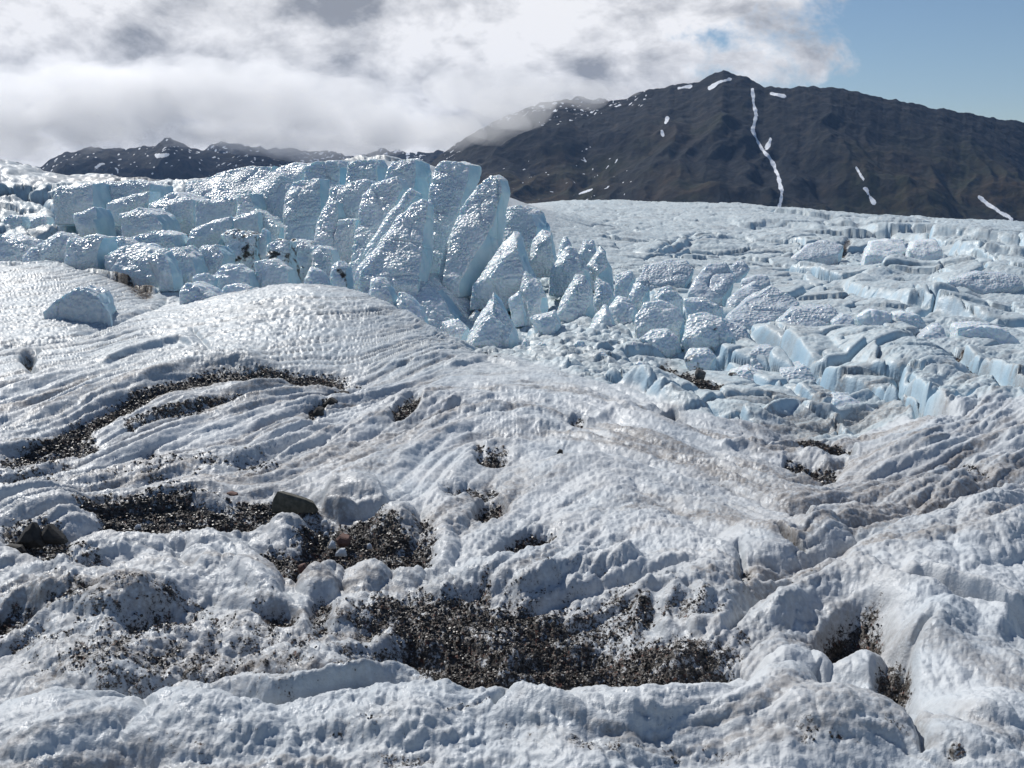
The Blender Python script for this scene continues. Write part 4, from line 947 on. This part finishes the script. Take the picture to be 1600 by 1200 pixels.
rblock('tall blue wall block at the right edge', [(1495,512),(1530,510),(1563,513),(1590,530),(1600,550),(1600,572),(1557,570),(1497,545)], 66, T=3.5, lean=.4, bulge=.04, mat=M_BLUE)
rblock('snow-capped low block beneath the tall blue wall', [(1555,572),(1575,563),(1605,566),(1610,583),(1560,582)], 59, T=2)
rblock('broad cracked block at the near end of the long cleft', [(1173,552),(1185,543),(1203,543),(1237,563),(1224,584),(1177,576)], 62, T=2.2, lean=1.2)
rblock('bulky block between two cracks above the meltwater valley', [(1218,582),(1257,573),(1297,590),(1300,605),(1270,620),(1223,602)], 58, T=2.4, lean=1.2)
rblock('dirty-seamed block right of the black debris crack', [(1130,605),(1137,583),(1170,577),(1210,597),(1198,618),(1167,632)], 57, T=2.2, lean=1., mat=M_GREY)
rblock('smooth ramp with parallel grooves above the valley floor', [(1293,652),(1303,623),(1330,623),(1387,650),(1360,688),(1320,672)], 50, T=2., lean=1.3)
rblock('wide low block at the lip of the right-hand snow bank', [(1347,630),(1383,627),(1430,640),(1434,660),(1387,657)], 53, T=2.2, lean=1.)
rblock('snowy block with broken front near the valley head', [(1178,645),(1188,627),(1230,613),(1260,640),(1258,662),(1200,660)], 53, T=2, lean=1., rough=1.6)
rblock('far low block with blue face below the skyline', [(1353,389),(1362,367),(1390,363),(1413,363),(1418,380),(1385,390)], 122, T=4, mat=M_BLUE, lift=-.8, lean=2.2)
rblock('twin of the far low block, nearer the right edge', [(1420,380),(1430,367),(1463,363),(1474,380),(1440,390)], 120, T=4, mat=M_BLUE, lift=-.8, lean=2.2)
rblock('domed hump above the brown debris in the far ice', [(1235,395),(1262,372),(1290,364),(1320,372),(1310,385),(1270,392)], 125, T=5, lean=2.4, lift=-.9)
rblock('pointed snow block left of the brown debris crack', [(1130,430),(1145,413),(1160,408),(1172,420),(1150,440)], 95, T=2.5)
rblock('narrow wedge between flat-faced and wide slabs', [(1135,470),(1160,450),(1182,440),(1190,452),(1160,478),(1140,485)], 80, T=2, lean=1.6)
rblock('cracked cushion-like block in front of the round-backed dome', [(1095,510),(1130,500),(1165,512),(1172,532),(1140,545),(1105,535)], 68, T=2, lean=1.2)
rblock('long low block above the long diagonal cleft', [(1280,540),(1320,520),(1380,535),(1440,560),(1420,580),(1340,570)], 64, T=2.6, lean=1.6)
rblock('ledge block below the band of far blue walls', [(1480,440),(1530,425),(1590,430),(1600,445),(1540,455)], 92, T=3, lean=1.6)
rblock('small cube-like block in the cleft', [(1398,540),(1408,528),(1430,532),(1428,548),(1405,552)], 66, T=1.2)
rblock('leaning block left of the rounded pair', [(1300,505),(1318,490),(1334,498),(1334,518),(1310,520)], 70, T=1.6)
rblock('thin slab across the debris streak near the right edge', [(1500,568),(1515,556),(1540,560),(1550,580),(1520,585)], 61, T=1.6)

# ------------------------------------------------------------------ rocks and loose lumps
def rock(name, label, cat, poly, T, mat, d=None, grp='rock', rough=.9, **k):
    _s[0] += 1
    kk = dict(lean=.3, bulge=.25, sx=.1, back=.8, sink=.06, cupamp=.0, vox=None, flat=True, seed=_s[0], smooth=0, raw=True); kk.update(k)
    d_ = ground_d(np.mean([p[0] for p in poly]), max(p[1] for p in poly)-1)
    return hull_block(name, label, cat, GRP[grp], poly, d_, T=T, mat=mat, rough=rough, **kk)
rock('boulder', 'large flat olive boulder perched at the rim of the gravel', 'boulder', [(427,784),(434,773),(447,778),(478,784),(493,791),(492,799),(470,803),(440,804),(426,797)], .3, M_OLIVE, vox=.018, lift=.1, lean=.15, bulge=.08)
rock('rock', 'small reddish rock on the snow left of the flat boulder', 'rock', [(353,770),(358,770),(368,773),(369,779),(358,781)], .25, M_RED, vox=.012)
rock('rock', 'taller black rock peak at the far left, left of its twin', 'rock', [(26,853),(38,834),(48,821),(58,832),(66,852),(50,858)], .25, M_BLACK, vox=.02, lift=.12)
rock('rock', 'lower black rock peak leaning right beside the taller one', 'rock', [(58,852),(66,834),(76,823),(86,836),(97,848),(88,854)], .25, M_BLACK, vox=.02, lift=.12)
rock('rock', 'low black rock at the left edge beside the twin black peaks', 'rock', [(0,856),(10,850),(30,852),(40,860),(15,866)], .2, M_BLACK, vox=.02)
rock('rock', 'flat rusty stone among the gravel below the boulder', 'rock', [(524,842),(530,838),(544,841),(543,850),(530,851)], .35, M_RED, vox=.012)
rock('rock', 'tan flake of rock in the lower gravel', 'rock', [(465,884),(473,882),(481,890),(476,893),(468,890)], .2, M_RED, vox=.01)
rock('rock', 'dark rock lowest of three in the upper hollow', 'rock', [(488,645),(494,637),(502,640),(506,646),(496,650)], .5, M_BLACK, vox=.025)
rock('rock', 'dark rock in the middle of three in the upper hollow', 'rock', [(505,632),(514,622),(526,628),(522,636),(510,637)], .5, M_BLACK, vox=.025)
rock('rock', 'dark rock highest of three in the upper hollow', 'rock', [(526,617),(532,611),(543,615),(543,622),(533,621)], .5, M_BLACK, vox=.025)
rock('rock', 'tiny dark stone alone on the central snow', 'rock', [(870,707),(874,702),(879,704),(879,710),(872,710)], .2, M_BLACK, vox=.015)
rock('rock', 'grey rock beside the black debris crack', 'rock', [(1083,585),(1092,576),(1102,582),(1100,590),(1088,591)], .6, M_GREYR, vox=.03)
rock('rock', 'tiny stone on the dirty snow right of centre', 'rock', [(1139,739),(1143,735),(1148,737),(1147,741)], .15, M_BLACK, vox=.015)
M_LUMP = rock_mat('snowy_ice', (.62, .65, .68), (.50, .52, .54), .55)
lumps = [((533,862),12,9,'largest white ice lump right of the rusty stone'),((519,850),9,8,'white ice lump touching the rusty stone'),((467,855),5,5,'round white ice lump below the snow mound'),
         ((509,834),6,5,'pale ice lump above the rusty stone'),((426,892),8,5,'white ice lump at the lower gravel edge'),((507,815),7,5,'grey-white ice lump right of the snow mound'),((577,852),5,4,'small white ice lump right of the largest one'),
         ((450,845),8,5,'pale ice lump at the foot of the snow mound'),((423,853),6,4,'small ice lump left of the snow mound foot'),((470,900),7,5,'broken white ice lump beside the tan flake'),((585,877),9,6,'wide white ice lump at the right gravel edge'),
         ((515,900),7,5,'white ice lump against the lower snow edge'),((195,836),10,5,'white ice lump in the left gravel'),((215,822),7,4,'second white ice lump in the left gravel'),((322,830),8,5,'white ice lump left of the snow mound'),
         ((437,870),6,4,'small white ice lump in the dark lower gravel')]
for (p, rx_, ry_, s) in lumps:
    x_, y_ = p; rx_ *= .72; ry_ *= .72
    rock('ice_lump', s, 'ice lump', [(x_-rx_, y_+ry_*.5), (x_-rx_*.8, y_-ry_*.4), (x_-rx_*.1, y_-ry_), (x_+rx_*.6, y_-ry_*.7), (x_+rx_, y_+ry_*.2), (x_+rx_*.5, y_+ry_*.8)], rx_*.01, M_LUMP, grp='lump', rough=5.5, vox=.012, flat=True)
# gravel: thousands of stones that nobody could count
rng = np.random.default_rng(4)
def gravel(name, n, mat, smin, smax, seed, extra=None, thr=.42):
    m = (dirt > thr) & (PX > -60) & (PX < 1660) & (PY > 550) & (PY < 1260)
    ii = np.nonzero(m); wgt = (dirt[ii]**2) * (Y[ii]**2)     # cells grow with distance
    wgt = wgt / (1+(Y[ii]/40)**3)
    k = rng.choice(len(ii[0]), n, p=wgt/wgt.sum()); r = ii[0][k]; c = ii[1][k]
    base = np.array([(-1,-1,-1),(1,-1,-1),(1,1,-1),(-1,1,-1),(-1,-1,1),(1,-1,1),(1,1,1),(-1,1,1)], float)
    fc = np.array([(0,3,2,1),(4,5,6,7),(0,1,5,4),(1,2,6,5),(2,3,7,6),(3,0,4,7)])
    s = (smin + (smax-smin)*rng.random(n)**7)*np.clip(Y[r, c]/30, .6, 1.3)*(.6+.5*dirt[r, c])
    vv = base[None]*np.array([1, .85, .75])*(1+.55*(rng.random((n, 8, 3))-.5)); vv[:, 4:, :2] *= .65
    an = rng.random(n)*6.28; ti = (rng.random(n)-.5)*1.4
    ca_, sa_ = np.cos(an)[:, None], np.sin(an)[:, None]
    x = vv[..., 0]; y = vv[..., 1]*np.cos(ti)[:, None]-vv[..., 2]*np.sin(ti)[:, None]; z = vv[..., 1]*np.sin(ti)[:, None]+vv[..., 2]*np.cos(ti)[:, None]
    px_, py_ = x*ca_-y*sa_, x*sa_+y*ca_
    o3 = np.stack([px_, py_, z], -1)*s[:, None, None]
    o3[..., 0] += X[r, c][:, None]+(rng.random(n)-.5)[:, None]*.05; o3[..., 1] += Y[r, c][:, None]; o3[..., 2] += Z[r, c][:, None]+s[:, None]*.25
    F_ = (fc[None]+np.arange(n)[:, None, None]*8).reshape(-1, 4)
    o = mesh_obj(name, o3.reshape(-1, 3), F_, mat, smooth=False)
    tag(o, kind='stuff'); return o
gm, gt, gb = newmat('gravel_stones')
gi = gt.node('ShaderNodeNewGeometry').outputs['Random Per Island']
cr = gt.node('ShaderNodeValToRGB'); gt.link(gi, cr.inputs[0]); e_ = cr.color_ramp.elements
e_[0].position = 0; e_[0].color = (.014, .013, .012, 1); e_[1].position = 1.; e_[1].color = (.13, .12, .11, 1)
for p_, c_ in ((.4, (.03, .027, .024)), (.7, (.07, .063, .055)), (.84, (.09, .05, .036)), (.93, (.09, .082, .075))): q = e_.new(p_); q.color = (*c_, 1)
gt.link(cr.outputs[0], gb.inputs['Base Color']); gb.inputs['Roughness'].default_value = .45
gravel('gravel', 140000, gm, .008, .05, 1)
log('blocks', VERTN[0], len(bpy.data.objects))
